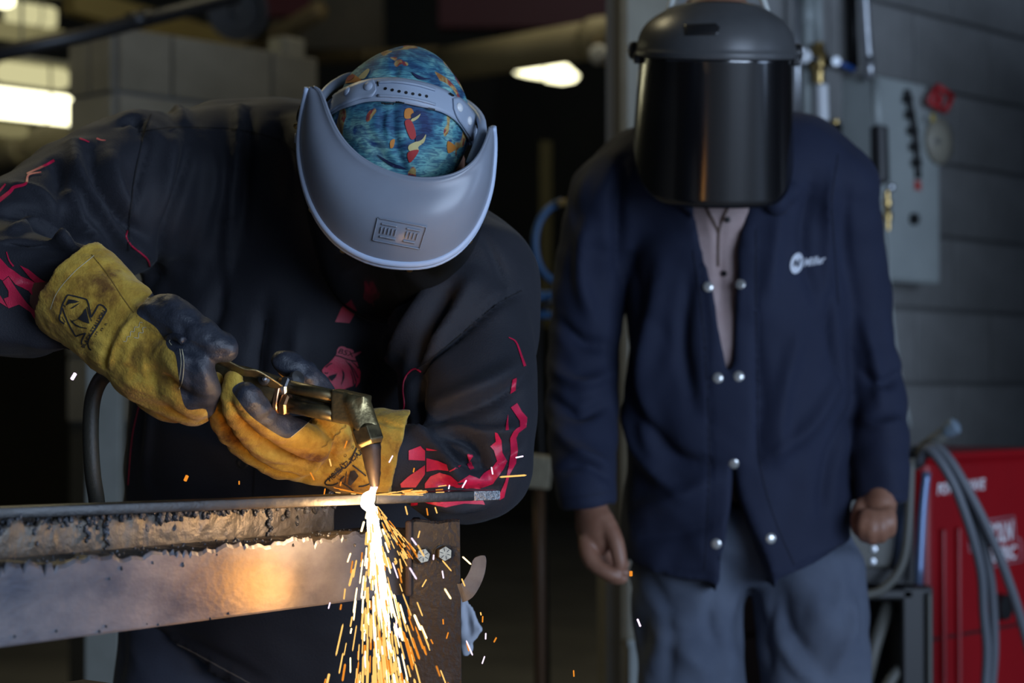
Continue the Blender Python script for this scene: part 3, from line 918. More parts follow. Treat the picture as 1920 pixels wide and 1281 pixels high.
tb = empty('cutting_table', (-0.35, 2.4, 0), 'steel cutting table with scorched slat, angle rail and bolted corner leg', 'table')
DL, DR = 1.93, 2.335                      # depth of the rail face at px 0 and px 650
def railpt(px, z):
    """point of the rail's front face plane at pixel column px"""
    a, b = P(0, 720, DL), P(650, 720, DR)
    k = (px - 960) / FPX
    # a + s (b-a): x = k*y
    s = (k * a.y - a.x) / ((b.x - a.x) - k * (b.y - a.y))
    q = a.lerp(b, s); q.z = z
    return q
rz_top = P(0, 1064, DL).z; rz_bot = P(0, 1215, DL).z
RD = (railpt(650, 0) - railpt(0, 0)).normalized()
RN = Vector((RD.y, -RD.x, 0))             # outward normal (to the camera)
q0, q1 = railpt(-160, 0), railpt(772, 0)
L = (q1 - q0).length
# angle rail: face with a ragged upper lip, flange going back
n = 220
V, F = [], []
rr = random.Random(5)
lip = [0.0] * (n + 1)
for i in range(n + 1):
    lip[i] = 0.0025 * math.sin(i * 0.21) + 0.0015 * math.sin(i * 0.77 + 1) + rr.uniform(-0.0008, 0.0008)
    if rr.random() < 0.06: lip[i] -= rr.uniform(0.003, 0.008)
for i in range(n + 1):
    p = q0.lerp(q1, i / n)
    zt = rz_top + lip[i]
    for (o, z) in ((0, rz_bot), (0.0005, rz_bot + 0.002), (0.0005, zt - 0.004), (-0.001, zt), (-0.005, zt), (-0.007, zt - 0.003), (-0.007, zt - 0.007), (-0.007, rz_bot)):
        V.append(p + RN * o + ZZ * z)
for i in range(n):
    for k in range(8):
        a, b = i * 8 + k, i * 8 + (k + 1) % 8
        F.append((a, b, b + 8, a + 8))
F.append(tuple(range(7, -1, -1))); F.append(tuple(n * 8 + k for k in range(8)))
rail = mk('rail', V, F, m_rail, tb, False)
sharp(rail, 0.5)
V, F = [], []
for i in range(n + 1):
    p = q0.lerp(q1, i / n); zt = rz_top + lip[i] - 0.0006
    for (o, z) in ((-0.0055, zt - 0.006), (-0.0055, zt), (-0.03, zt - 0.0005 + 0.0008 * math.sin(i * 0.5)), (-0.072, rz_top), (-0.072, rz_top - 0.007)):
        V.append(p + RN * o + ZZ * z)
for i in range(n):
    for k in range(5):
        a, b = i * 5 + k, i * 5 + (k + 1) % 5
        F.append((a, b, b + 5, a + 5))
F.append((4, 3, 2, 1, 0)); F.append(tuple(n * 5 + k for k in range(5)))
mk('rail_flange', V, F, m_slat, tb, False)
# slat standing behind the rail, burnt ragged along its top
s0 = railpt(-160, 0) - RN * 0.085; s1 = railpt(700, 0) - RN * 0.062
sz_top = P(0, 968, 2.07).z; sz_bot = rz_top - 0.05
n = 420
V, F = [], []
h = 0.0; prof = []
for i in range(n + 1):
    h = 0.75 * h + rr.uniform(-0.0022, 0.0022)
    scal = 0.004 * abs(math.sin(i * 0.16 + 2.2 * math.sin(i * 0.037))) - 0.003
    prof.append(h + scal)
for i in range(n + 1):
    p = s0.lerp(s1, i / n)
    zt = sz_top + prof[i] - 0.004
    wob = 0.0012 * math.sin(i * 0.23 + 2 * math.sin(i * 0.06)) + rr.uniform(-0.0003, 0.0003)
    for (o, z) in ((0, sz_bot), (0, sz_top - 0.022), (0.0006 + wob, zt - 0.007), (wob * 1.5, zt - 0.002), (-0.004, zt), (-0.009, zt - 0.003), (-0.010, sz_bot)):
        V.append(p + RN * o + ZZ * z)
for i in range(n):
    for k in range(7):
        a, b = i * 7 + k, i * 7 + (k + 1) % 7
        F.append((a, b, b + 7, a + 7))
F.append(tuple(range(6, -1, -1))); F.append(tuple(n * 7 + k for k in range(7)))
mk('slat', V, F, m_slat, tb, True)
# a second slat further in
s2 = s0 - RN * 0.10; s3 = s1 - RN * 0.10
bm = bmesh.new()
bm_box(bm, (s2 + s3) / 2 + ZZ * (sz_top - 0.05), (RD, RN, ZZ), ((s3 - s2).length / 2, 0.005, 0.045), 0.002, 1)
mkbm('slat', bm, m_slat, tb)
# slag crust: lumps and drips along the slat top, beads on the rail
V, F = [], []
def lump(c, r, st=(1, 1, 1)):
    b = len(V)
    R3 = Matrix.Rotation(rr.uniform(0, 6), 3, 'Z') @ Matrix.Rotation(rr.uniform(0, 6), 3, 'X')
    ico = [(0, 0, 1), (0.9, 0, 0.35), (0.28, 0.85, 0.35), (-0.72, 0.53, 0.35), (-0.72, -0.53, 0.35), (0.28, -0.85, 0.35),
           (0.72, 0.53, -0.4), (-0.28, 0.85, -0.4), (-0.9, 0, -0.4), (-0.28, -0.85, -0.4), (0.72, -0.53, -0.4), (0, 0, -1)]
    for v in ico:
        u = R3 @ (Vector(v) * rr.uniform(0.75, 1.2))
        V.append(c + Vector((u.x * st[0], u.y * st[1], u.z * st[2])) * r)
    for f in ((0, 1, 2), (0, 2, 3), (0, 3, 4), (0, 4, 5), (0, 5, 1), (1, 6, 2), (2, 7, 3), (3, 8, 4), (4, 9, 5), (5, 10, 1), (2, 6, 7), (3, 7, 8),
              (4, 8, 9), (5, 9, 10), (1, 10, 6), (11, 7, 6), (11, 8, 7), (11, 9, 8), (11, 10, 9), (11, 6, 10)):
        F.append(tuple(b + i for i in f))
for i in range(760):
    s = rr.random()
    dens = 0.5 + 0.5 * math.sin(s * 14)
    p = s0.lerp(s1, s)
    z = sz_top + prof[int(s * n)] - 0.003 - abs(rr.gauss(0, 0.006))
    lump(p + RN * rr.uniform(-0.014, 0.004) + ZZ * z, rr.uniform(0.0015, 0.0045) * (0.7 + dens * 0.6), (1, 1, rr.uniform(0.8, 1.8)))
for k in range(3):                      # drips
    s = (0.42, 0.46, 0.83)[k]
    p = s0.lerp(s1, s)
    for j in range(int(rr.uniform(7, 14))):
        lump(p + RN * (0.003 + 0.001 * math.sin(j)) + RD * 0.003 * math.sin(j * 1.3 + k) + ZZ * (sz_top - 0.006 - j * 0.0028), 0.0032 - j * 0.00012, (1, 1, 1.3))
for i in range(170):
    s = rr.random() ** 0.8
    p = q0.lerp(q1, s)
    lump(p + RN * rr.uniform(-0.06, 0.0005) + ZZ * (rz_top + 0.001), rr.uniform(0.0008, 0.0022))
for i in range(9):
    p = q0.lerp(q1, rr.uniform(0.3, 0.9))
    lump(p + RN * 0.001 + ZZ * (rz_top - abs(rr.gauss(0, 0.012)) - 0.002), rr.uniform(0.0010, 0.0026), (1, 0.6, 1.3))
for i in range(8):
    p = q0.lerp(q1, rr.uniform(0.1, 0.6))
    lump(p + RN * 0.001 + ZZ * (rz_bot + rr.uniform(0.001, 0.010)), rr.uniform(0.001, 0.002))
mk('slag_crust', V, F, m_slag, tb, True, kind='stuff')
# corner leg: plate facing the camera with a return flange
ld = 2.40
lx0, lx1 = P(768, 1000, ld).x, P(862, 1000, ld).x
lzt = P(800, 976, ld).z
V, F = [], []
m = 60
for i in range(m + 1):
    s = i / m
    ztop = lzt + 0.0012 * math.sin(s * 9) + rr.uniform(-0.0006, 0.0006)
    x = lx0 + (lx1 - lx0) * s
    for (y, z, xo) in ((0, 0.0, 0.012 * s), (0, ztop - 0.003, 0), (0.002, ztop, 0), (0.010, ztop, 0), (0.012, 0.0, 0.012 * s)):
        V.append((x + xo, ld + y, z))
for i in range(m):
    for k in range(5):
        a, b = i * 5 + k, i * 5 + (k + 1) % 5
        F.append((a, a + 5, b + 5, b))
F.append((0, 1, 2, 3, 4)); F.append(tuple(m * 5 + k for k in (4, 3, 2, 1, 0)))
o = mk('leg', V, F, m_legp, tb, False)
box('leg_flange', ((lx0 + 0.004), ld + 0.045, lzt / 2), XYZ, (0.005, 0.045, lzt / 2 - 0.002), m_legp, tb, bevel=0.002)
box('leg_weld', (lx0 - 0.001, ld - 0.003, (lzt + rz_bot) / 2), XYZ, (0.004, 0.006, (lzt - rz_bot) / 2), m_rust, tb, bevel=0.003)
for (x, y, rot) in ((788, 1042, 0.2), (829, 1038, 0.45)):
    c = P(x, y, ld)
    ax = Vector((0.40, -1, 0.05)).normalized()
    V, F = lathe_vf(c, ax, [(0, 0.0108), (0.0008, 0.0108), (0.0012, 0.0102)], 24)
    wz = mk('washer', V, F, m_legp, tb, False)
    R = frame(ax)
    V = []; F = []
    for (t_, r_) in ((0.002, 0.0098), (0.0095, 0.0098), (0.0112, 0.0086)):
        for k in range(6):
            a_ = rot + k * math.pi / 3
            V.append(c + R @ Vector((r_ * math.cos(a_), r_ * math.sin(a_), t_)))
    for i in range(2):
        for k in range(6):
            F.append((i * 6 + k, i * 6 + (k + 1) % 6, i * 6 + 6 + (k + 1) % 6, i * 6 + 6 + k))
    F.append(tuple(12 + k for k in range(6)))
    b = mk('bolt', V, F, m_zinc, tb, False)
    for k in range(6):
        a_ = rot + k * math.pi / 3 + 0.3
        u = R @ Vector((math.cos(a_), math.sin(a_), 0)); v_ = R @ Vector((-math.sin(a_), math.cos(a_), 0))
        box('grade_mark', c + R @ Vector((0, 0, 0.0112)) + u * 0.0048, (u, v_, ax), (0.0020, 0.0004, 0.0003), m_legp, b, bevel=0)
# hook at the side of the leg
pts = [P(862, 1112, ld + 0.004), P(874, 1108, ld), P(886, 1092, ld), P(895, 1072, ld), P(899, 1052, ld), P(897, 1043, ld)]
V, F = [], []
sp = spline([list(p) for p in pts], 26)
for i in range(26):
    p = Vector(sp[i]); tdir = Vector(sp[min(i + 1, 25)] - sp[max(i - 1, 0)]).normalized()
    nn = Vector((tdir.z, 0, -tdir.x)).normalized()
    wd = 0.0115 + (0.0075 - 0.0115) * (i / 25)
    if i > 22: wd *= (1 - ((i - 22) / 3.3) ** 2) ** 0.5
    for (a_, y) in ((-1, -0.004), (1, -0.004), (1, 0.004), (-1, 0.004)):
        V.append(p + nn * wd * a_ + Vector((0, y, 0)))
for i in range(25):
    for k in range(4):
        a_, b_ = i * 4 + k, i * 4 + (k + 1) % 4
        F.append((a_, a_ + 4, b_ + 4, b_))
F.append((0, 1, 2, 3)); F.append((103, 102, 101, 100))
o = mk('hook', V, F, mat('hook_steel', (0.13, 0.14, 0.155), 0.5, 0.3, var=(0.09, 0.095, 0.105), vscale=60), tb, False)
bv = o.modifiers.new('bevel', 'BEVEL'); bv.width = 0.0015; bv.segments = 2; bv.limit_method = 'ANGLE'
# far side of the table: back rail and rear legs
bq0, bq1 = q0 - RN * 0.22, q1 - RN * 0.22
box('rear_leg', P(146, 1300, 2.36) + Vector((0, 0, -0.45)), (RD, RN, ZZ), (0.035, 0.03, 0.46), m_rust, tb)
box('front_leg', Vector((q0.x + RD.x * 0.05, q0.y + RD.y * 0.05, rz_bot / 2)) - RN * 0.03, (RD, RN, ZZ), (0.03, 0.006, rz_bot / 2), m_legp, tb)
c = Vector((bq0.x, bq0.y, 0)).lerp(Vector((bq1.x, bq1.y, 0)), 0.42)
box('rear_leg_pad', Vector((P(146, 1300, 2.36).x, 2.36, 0.006)), (RD, RN, ZZ), (0.05, 0.05, 0.006), m_rust, tb)

# ---- the flat bar being cut, lying on the slat and reaching out over the rail
fb0, fb1 = P(-130, 958, 2.00), P(688, 936, 2.286)
fb1b, fb2 = P(702, 936, 2.292), P(934, 931, 2.375)
zz = (P(300, 950, 2.15).z)
def flat_bar(name, a, b, parent, m, cut=None):
    a = Vector((a.x, a.y, zz)); b = Vector((b.x, b.y, zz))
    d = (b - a).normalized(); nn = Vector((d.y, -d.x, 0))
    bm = bmesh.new()
    bm_box(bm, (a + b) / 2 - nn * 0.010, (d, nn, ZZ), ((b - a).length / 2, 0.016, 0.0058), 0.0018, 2)
    return mkbm(name, bm, m, parent, True)
wp = empty('flat_bar', Vector((fb1.x, fb1.y, zz)), 'dark steel flat bar lying across the table under the torch tip', 'steel bar')
b1 = flat_bar('cut_length', fb0, fb1, wp, m_flat); sharp(b1)
b2 = flat_bar('offcut', fb1b, P(885, 932, 2.357), wp, m_flat); sharp(b2)
b3 = flat_bar('sawn_end', P(884, 932, 2.3565), fb2, wp, m_cutend); sharp(b3)

# ---- pale rag showing behind the leg
f = Field(P(850, 1240, 2.56) - Vector((0.0, 0.02, 0.0)), P(930, 1110, 2.62), 0.003)
f.chain([P(868, 1122, 2.585), P(874, 1150, 2.585), P(882, 1186, 2.585)], [0.005, 0.009, 0.012], 0.006, ((0, 1, 0), 0.4))
f.chain([P(880, 1146, 2.585), P(899, 1180, 2.580)], [0.003, 0.0035], 0.005).chain([P(899, 1180, 2.58), P(878, 1200, 2.585)], [0.0035, 0.005], 0.004)
f.chain([P(872, 1185, 2.585), P(876, 1215, 2.59), P(872, 1230, 2.59)], [0.008, 0.007, 0.004], 0.005, ((0, 1, 0), 0.5))
M = f.mesh(2); M.folds([([(872, 1125), (878, 1165), (880, 1195)], 0.004, -0.004), ([(886, 1150), (890, 1185)], 0.003, 0.002)])
M.obj('shop_rag', mat('pale_blue_cloth', (0.42, 0.45, 0.52), 0.85), label='pale blue-grey rag hanging behind the bolted table leg', cat='rag')
# ------------------------------------------------------------------ the welder bent over the table
m_skin = mat('skin_brown', (0.16, 0.075, 0.045), 0.5, var=(0.20, 0.10, 0.065), vscale=30)
m_jacket = mat('black_cotton', (0.0115, 0.0125, 0.0185), 0.72, sheen=0.05, var=(0.016, 0.017, 0.024), vscale=5, bump=0.16, bscale=520, spec=0.35)
m_yoke = mat('black_yoke', (0.016, 0.016, 0.018), 0.8, sheen=0.2, bump=0.2, bscale=420)
m_flame = mat('crimson_print', (0.64, 0.012, 0.065), 0.42, var=(0.46, 0.008, 0.045), vscale=40, bump=0.12, bscale=700)
m_flamed = mat('crimson_piping', (0.40, 0.008, 0.04), 0.5)
m_jean = mat('dark_denim', (0.035, 0.045, 0.075), 0.8, var=(0.05, 0.065, 0.10), vscale=12, bump=0.2, bscale=600)
m_thread = mat('dark_seam', (0.005, 0.005, 0.007), 0.9)

wl = empty('person', (-0.34, 2.85, 0), 'person bent over the table in black jacket with crimson flames, yellow gauntlets and patterned cap', 'person')

# --- head frame: LX to the picture's right, HF the way the face looks (down), HU out of the crown (to the camera)
HC = P(752, 236, 2.52)
LX = Vector((0.978, 0.0, -0.208)).normalized()
HF = Vector((-0.17, -0.40, -0.90)); HF = (HF - LX * HF.dot(LX)).normalized()
HU = HF.cross(LX).normalized()
HR = Matrix((LX, HF, HU)).transposed()
def Hp(l, f, u): return HC + LX * l + HF * f + HU * u

# --- body (one continuous figure, under the clothes)
LH = [P(600, 850, 2.43), P(545, 840, 2.425)]         # the hand at the picture's right
f = Field((-0.78, 2.22, 0.0), (0.16, 3.18, 1.66), 0.0085)
f.ell(HC - HU * 0.01, HR, (0.072, 0.092, 0.085), 0.02)
f.ell(Hp(0, 0.035, -0.10), HR, (0.055, 0.06, 0.07), 0.03)
f.cone(Hp(0, 0.10, -0.075), Hp(0, 0.118, -0.105), 0.012, 0.016, 0.012)        # nose
for s in (-1, 1):
    f.ell(Hp(0.075 * s, 0.0, -0.07), HR, (0.012, 0.02, 0.032), 0.008)         # ears
f.chain([Hp(0, -0.02, -0.12), P(640, 350, 2.72)], [0.055, 0.062], 0.03)
f.chain([P(640, 360, 2.72), P(540, 470, 2.80), P(550, 650, 2.80), P(545, 900, 2.83), P(540, 1120, 2.88)], [0.10, 0.15, 0.155, 0.15, 0.15], 0.05, ((0, 1, 0), 0.65))
f.chain([P(290, 370, 2.72), P(450, 420, 2.80), P(720, 430, 2.76), P(860, 540, 2.66)], [0.065, 0.08, 0.08, 0.065], 0.04)
f.chain([P(280, 375, 2.71), P(120, 440, 2.62), P(-50, 540, 2.52)], [0.06, 0.052, 0.043], 0.02)
f.chain([P(-50, 540, 2.52), P(60, 560, 2.42), P(160, 575, 2.36), P(240, 630, 2.345)], [0.043, 0.04, 0.033, 0.026], 0.02)
f.chain([P(865, 545, 2.65), P(872, 700, 2.58), P(880, 850, 2.52)], [0.062, 0.053, 0.044], 0.02)
f.chain([P(880, 855, 2.52), P(800, 872, 2.495), P(700, 858, 2.465), P(600, 850, 2.43)], [0.036, 0.024, 0.020, 0.020], 0.02)
for (hx, kx) in ((-0.45, -0.47), (-0.22, -0.19)):
    f.chain([(hx, 2.88, 0.86), (kx, 2.84, 0.48), (kx - 0.01, 2.90, 0.09)], [0.085, 0.058, 0.04], 0.04)
    f.chain([(kx - 0.01, 2.91, 0.045), (kx - 0.012, 2.76, 0.035)], [0.04, 0.032], 0.02)
# palms and fingers inside the gloves
f.ell(P(548, 828, 2.425), Matrix.Identity(3), (0.036, 0.022, 0.03), 0.01)
f.ell(P(315, 690, 2.34), Matrix.Identity(3), (0.036, 0.026, 0.036), 0.01)
FING_L = {
 'pinky': [(590, 872, 2.455), (525, 872, 2.475), (462, 842, 2.482), (424, 790, 2.468), (412, 735, 2.440)],
 'ring':  [(582, 880, 2.435), (505, 868, 2.420), (440, 822, 2.385), (407, 764, 2.345), (405, 714, 2.318)],
 'middle': [(580, 868, 2.408), (510, 850, 2.385), (463, 806, 2.345), (438, 758, 2.312), (437, 712, 2.300)],
 'index': [(592, 832, 2.388), (542, 812, 2.356), (500, 788, 2.326), (470, 756, 2.302), (458, 738, 2.298)],
 'thumb': [(632, 820, 2.405), (612, 770, 2.392), (585, 722, 2.378), (555, 692, 2.368), (532, 678, 2.362)]}
FING_R = {
 'thumb': [(262, 622, 2.318), (312, 590, 2.300), (360, 620, 2.286), (398, 645, 2.280), (424, 658, 2.280)],
 'index': [(300, 668, 2.305), (340, 668, 2.285), (368, 698, 2.280), (382, 732, 2.300), (380, 750, 2.325)],
 'middle': [(300, 710, 2.320), (340, 728, 2.305), (368, 750, 2.318), (374, 752, 2.345), (362, 735, 2.365)],
 'ring': [(290, 735, 2.345), (335, 755, 2.340), (365, 765, 2.355), (372, 750, 2.380), (352, 735, 2.390)],
 'pinky': [(280, 740, 2.370), (318, 760, 2.370), (342, 758, 2.385), (344, 742, 2.402), (326, 730, 2.405)]}
for D_ in (FING_L, FING_R):
    for k_, c_ in D_.items():
        f.chain([P(*q) for q in c_], [0.0095, 0.009, 0.008, 0.0075, 0.006], 0.006, n=8)
f.mesh(1).obj('body', m_skin, wl)

# --- jeans
f = Field((-0.66, 2.66, 0.06), (0.0, 3.12, 0.98), 0.009)
f.ell((-0.335, 2.90, 0.90), Matrix.Identity(3), (0.205, 0.125, 0.14), 0.05)
for (hx, kx) in ((-0.445, -0.47), (-0.225, -0.19)):
    f.chain([(hx, 2.88, 0.86), (kx, 2.84, 0.48), (kx - 0.01, 2.90, 0.10)], [0.118, 0.088, 0.08], 0.05, n=7)
M = f.mesh(2)
M.folds([([(240, 1200), (270, 1260)], 0.01, 0.004)], noise=[(0.12, 0.004, (1, 1, 0.5))])
M.obj('jeans', m_jean, wl)
for (kx) in (-0.48, -0.20):
    f = Field((kx - 0.08, 2.70, 0), (kx + 0.08, 3.02, 0.17), 0.008)
    f.chain([(kx, 2.93, 0.14), (kx, 2.92, 0.055)], [0.05, 0.048], 0.02).chain([(kx, 2.91, 0.05), (kx, 2.78, 0.045)], [0.048, 0.045], 0.02)
    f.half((0, 0, 0.006), (0, 0, -1))
    f.mesh(2).obj('boot', m_black, wl)

# --- jacket
JL, JH = (-0.80, 2.36, 0.66), (0.14, 3.10, 1.66)
f = Field(JL, JH, 0.0062)
f.chain([P(548, 1330, 2.86), P(545, 1120, 2.86), P(545, 900, 2.83), P(555, 650, 2.80), P(535, 470, 2.80)], [0.215, 0.215, 0.222, 0.215, 0.19], 0.05, ((0, 1, 0), 0.66))
f.chain([P(262, 352, 2.70), P(430, 368, 2.80), P(560, 372, 2.80), P(720, 430, 2.76), P(872, 545, 2.64)], [0.096, 0.118, 0.12, 0.115, 0.096], 0.05)
f.chain([P(640, 330, 2.72), P(700, 330, 2.66)], [0.085, 0.075], 0.04)                                   # collar
f.chain([P(262, 352, 2.69), P(190, 385, 2.65), P(120, 418, 2.61), P(30, 478, 2.55), P(-62, 545, 2.50)], [0.094, 0.090, 0.086, 0.086, 0.08], 0.035)
f.chain([P(-62, 548, 2.50), P(30, 545, 2.42), P(120, 555, 2.368), P(190, 596, 2.345)], [0.08, 0.072, 0.0605, 0.046], 0.03)
f.chain([P(872, 545, 2.64), P(872, 640, 2.595), P(876, 760, 2.55), P(884, 868, 2.52)], [0.094, 0.083, 0.082, 0.073], 0.035)
f.chain([P(884, 872, 2.525), P(825, 880, 2.49)], [0.072, 0.062], 0.02)
f.chain([P(825, 880, 2.49), P(780, 864, 2.470), P(735, 855, 2.452)], [0.062, 0.048, 0.038], 0.01, ((0, 1, 0), 0.85))
# hem: slanting line down to the right
a_, b_ = P(232, 1160, 2.75), P(492, 1290, 2.75)
hd = (b_ - a_).normalized()
f.half(a_, Vector((hd.z, 0, -hd.x)) * (1 if hd.x > 0 else -1))
M = f.mesh(2)
FO = [
 ([(280, 262), (262, 320), (248, 400), (243, 470)], 0.006, -0.004),
 ([(352, 262), (345, 320), (318, 400), (298, 480), (285, 540)], 0.011, -0.008),
 ([(330, 250), (318, 320), (300, 400)], 0.013, 0.006),
 ([(380, 245), (400, 330), (385, 420), (360, 520)], 0.014, 0.005),
 ([(448, 198), (450, 235), (444, 300), (430, 420), (420, 560)], 0.010, 0.007),
 ([(463, 205), (466, 250), (462, 330), (455, 430)], 0.008, -0.008),
 ([(520, 215), (535, 300), (530, 400)], 0.013, -0.006),
 ([(300, 212), (330, 205), (350, 235)], 0.012, 0.006),
 ([(225, 235), (255, 225), (268, 260)], 0.009, -0.008),
 ([(140, 268), (150, 330), (190, 400), (240, 455), (290, 480)], 0.012, 0.010),
 ([(165, 275), (180, 340), (220, 405), (262, 440)], 0.011, -0.010),
 ([(205, 280), (222, 350), (250, 410)], 0.012, 0.006),
 ([(120, 362), (135, 375), (150, 420), (180, 450), (200, 470)], 0.008, 0.008),
 ([(112, 395), (135, 440), (170, 470)], 0.008, -0.009),
 ([(0, 405), (50, 400), (100, 420), (150, 450)], 0.010, -0.009),
 ([(0, 430), (60, 425), (110, 445), (160, 475)], 0.009, 0.008),
 ([(20, 350), (70, 365), (110, 400)], 0.010, 0.006),
 ([(95, 300), (110, 330), (108, 372)], 0.010, -0.008),
 ([(0, 455), (60, 452), (130, 470)], 0.008, -0.006),
 ([(60, 500), (120, 485), (160, 470)], 0.008, 0.005),
 ([(30, 520), (80, 540), (100, 560)], 0.008, -0.004),
 # right arm
 ([(980, 545), (930, 570), (870, 620), (810, 670), (765, 705)], 0.006, -0.006),
 ([(900, 440), (930, 490), (952, 545)], 0.008, -0.003),
 ([(985, 700), (930, 745), (870, 770), (800, 790)], 0.010, -0.008),
 ([(970, 690), (920, 720), (860, 745), (800, 760)], 0.014, 0.008),
 ([(790, 800), (835, 840), (880, 872), (920, 885)], 0.009, -0.010),
 ([(770, 795), (800, 815), (840, 860), (860, 900)], 0.009, 0.009),
 ([(835, 815), (870, 822), (900, 845), (925, 900)], 0.008, -0.010),
 ([(850, 800), (900, 815), (950, 810), (985, 790)], 0.010, 0.007),
 ([(820, 905), (880, 925), (940, 915)], 0.008, -0.006),
 ([(800, 930), (860, 950), (920, 945)], 0.008, 0.006),
 ([(785, 700), (775, 740), (785, 790)], 0.012, -0.010),
 ([(930, 880), (960, 860), (985, 840)], 0.009, -0.007),
 # chest
 ([(820, 520), (780, 600), (742, 680), (725, 760)], 0.014, 0.008),
 ([(850, 540), (812, 610), (770, 690)], 0.011, -0.009),
 ([(890, 520), (850, 590), (800, 660)], 0.012, 0.006),
 ([(760, 580), (725, 660), (690, 740)], 0.013, -0.007),
 ([(735, 600), (722, 640), (735, 690), (712, 760)], 0.008, 0.006),
 ([(500, 560), (480, 700), (470, 850)], 0.013, -0.006),
 ([(430, 480), (400, 600), (380, 640)], 0.013, -0.005),
 ([(560, 600), (545, 760), (540, 900)], 0.010, 0.004),
 ([(300, 560), (290, 720), (270, 900)], 0.012, 0.004),
 ([(265, 1195), (330, 1215), (400, 1250), (470, 1285)], 0.006, 0.004),
 ([(280, 1180), (350, 1200), (420, 1235), (500, 1280)], 0.008, -0.004)]
M.folds([(p, w_ * 0.85, a_ * 2.2) for p, w_, a_ in FO], noise=[(0.20, 0.005, (1, 1, 0.55)), (0.085, 0.0028, (1, 1, 0.7))])
jk = M.obj('jacket', m_jacket, wl)
JB = M.bvh()
# yoke across the shoulders
def jdec(name, polys, m, step=6, off=0.0009, **k): return decal(name, JB, polys, m, jk, step, off, **k)
c6 = lambda L: [(560 + x * 0.34354, 560 + y * 0.34354) for x, y in L]
c5 = lambda L: [(x * 0.35892, 180 + y * 0.35892) for x, y in L]
c4 = lambda L: [(380 + x * 0.28112, 600 + y * 0.28112) for x, y in L]
jdec('yoke_seam', [stroke([(262, 248), (320, 240), (380, 240), (450, 244), (520, 262), (555, 285)], 2.2)], m_thread, 4)
jdec('sleeve_seam', [stroke([(283, 215), (268, 260), (252, 330), (244, 400), (241, 470)], 2.2)], m_thread, 4)
jdec('sleeve_seam', [stroke([(978, 545), (930, 572), (870, 622), (810, 672), (765, 705)], 2.2)], m_thread, 4)
jdec('front_seam', [stroke([(500, 600), (485, 720), (478, 860), (475, 930)], 2.4)], m_thread, 4)
jdec('hem_stitch', [stroke([(275, 1192), (340, 1212), (410, 1250), (480, 1288)], 1.6)], mat('pale_stitch', (0.14, 0.12, 0.10), 0.8), 4)
# crimson flames on the sleeves
jdec('flame_print', [c6(p) for p in (
    [(690, 1010), (720, 970), (770, 950), (830, 965), (870, 1000), (930, 965), (985, 985), (1010, 955), (1050, 930), (1080, 885), (1065, 830), (1045, 805), (1075, 780), (1070, 730), (1085, 735), (1105, 770), (1110, 840), (1138, 890), (1120, 930), (1060, 1010), (985, 1040), (880, 1035), (820, 1020), (760, 1030), (690, 1035)],
    [(600, 830), (665, 805), (690, 830), (690, 885), (600, 880)], [(698, 872), (760, 885), (810, 905), (820, 940), (760, 935), (698, 945)],
    [(555, 1010), (600, 970), (690, 910), (690, 960), (640, 1030), (560, 1030)], [(665, 1095), (760, 1100), (880, 1095), (1000, 1088), (1015, 1125), (900, 1120), (800, 1140), (700, 1115)],
    [(612, 1090), (655, 1090), (650, 1125), (615, 1130)], [(920, 850), (940, 840), (950, 862), (930, 890)], [(920, 900), (940, 885), (958, 930), (935, 938)],
    [(697, 815), (760, 830), (697, 830)], [(823, 940), (888, 905), (880, 920), (828, 945)])] +
    [c6(p) for p in ([(1155, 595), (1190, 570), (1215, 615), (1245, 650), (1240, 700), (1200, 730), (1185, 760), (1195, 830), (1185, 900), (1150, 960), (1120, 1085), (1095, 1098), (1092, 1075), (1125, 1000), (1145, 920), (1155, 850), (1152, 760), (1170, 725), (1205, 700), (1205, 670)],
    [(1165, 440), (1187, 430), (1183, 505), (1155, 523)], [(1140, 632), (1146, 715), (1128, 718)])] +
    [stroke(c6([(1145, 213), (1185, 240), (1215, 320), (1232, 368)]), 1.5, 5)], m_flame, 6, label='crimson flame print on the sleeve by the sparks')
jdec('flame_print', [c5(p) for p in (
    [(-30, 815), (0, 845), (45, 895), (70, 910), (110, 940), (170, 965), (205, 1000), (240, 1060), (195, 1070), (150, 1020), (80, 985), (45, 940), (15, 965), (-30, 940)],
    [(105, 885), (150, 905), (200, 945), (262, 985), (250, 1020), (215, 1000), (160, 950)],
    [(15, 970), (45, 945), (80, 1000), (140, 1080), (190, 1130), (240, 1095), (240, 1170), (190, 1180), (160, 1130), (100, 1090), (45, 1110), (20, 1060), (45, 1050), (45, 1020)],
    [(-30, 1020), (0, 1040), (40, 1105), (0, 1080), (-30, 1060)])] +
    [stroke(c5([(-20, 560), (50, 505), (75, 478), (135, 460), (150, 415), (215, 400)]), 8, 2.5), stroke(c5([(140, 408), (220, 372), (285, 338)]), 3, 5),
     stroke(c5([(-20, 520), (30, 462)]), 5, 3), stroke(c5([(505, 224), (530, 233), (552, 234)]), 3, 1.5), stroke(c5([(415, 224), (440, 232), (466, 243)]), 3, 2),
     stroke(c5([(35, 815), (50, 860), (72, 890)]), 2, 3)], m_flame, 6, label='crimson flame print on the sleeve at the picture edge')
surf_tube('piping', JB, c5([(665, 705), (660, 740), (690, 785), (740, 825), (775, 862), (785, 920), (788, 990)]), 0.0013, m_flamed, jk)
surf_tube('piping', JB, c6([(668, 402), (640, 385), (610, 395), (578, 440), (570, 500), (577, 580), (562, 640), (540, 672)]), 0.0013, m_flamed, jk)
surf_tube('piping', JB, [(262, 755), (248, 820), (240, 910)], 0.0009, m_flamed, jk)
jdec('collar_tab', [[(628, 604), (640, 578), (655, 560), (682, 560), (668, 584), (655, 606)]], m_flamed, 4)
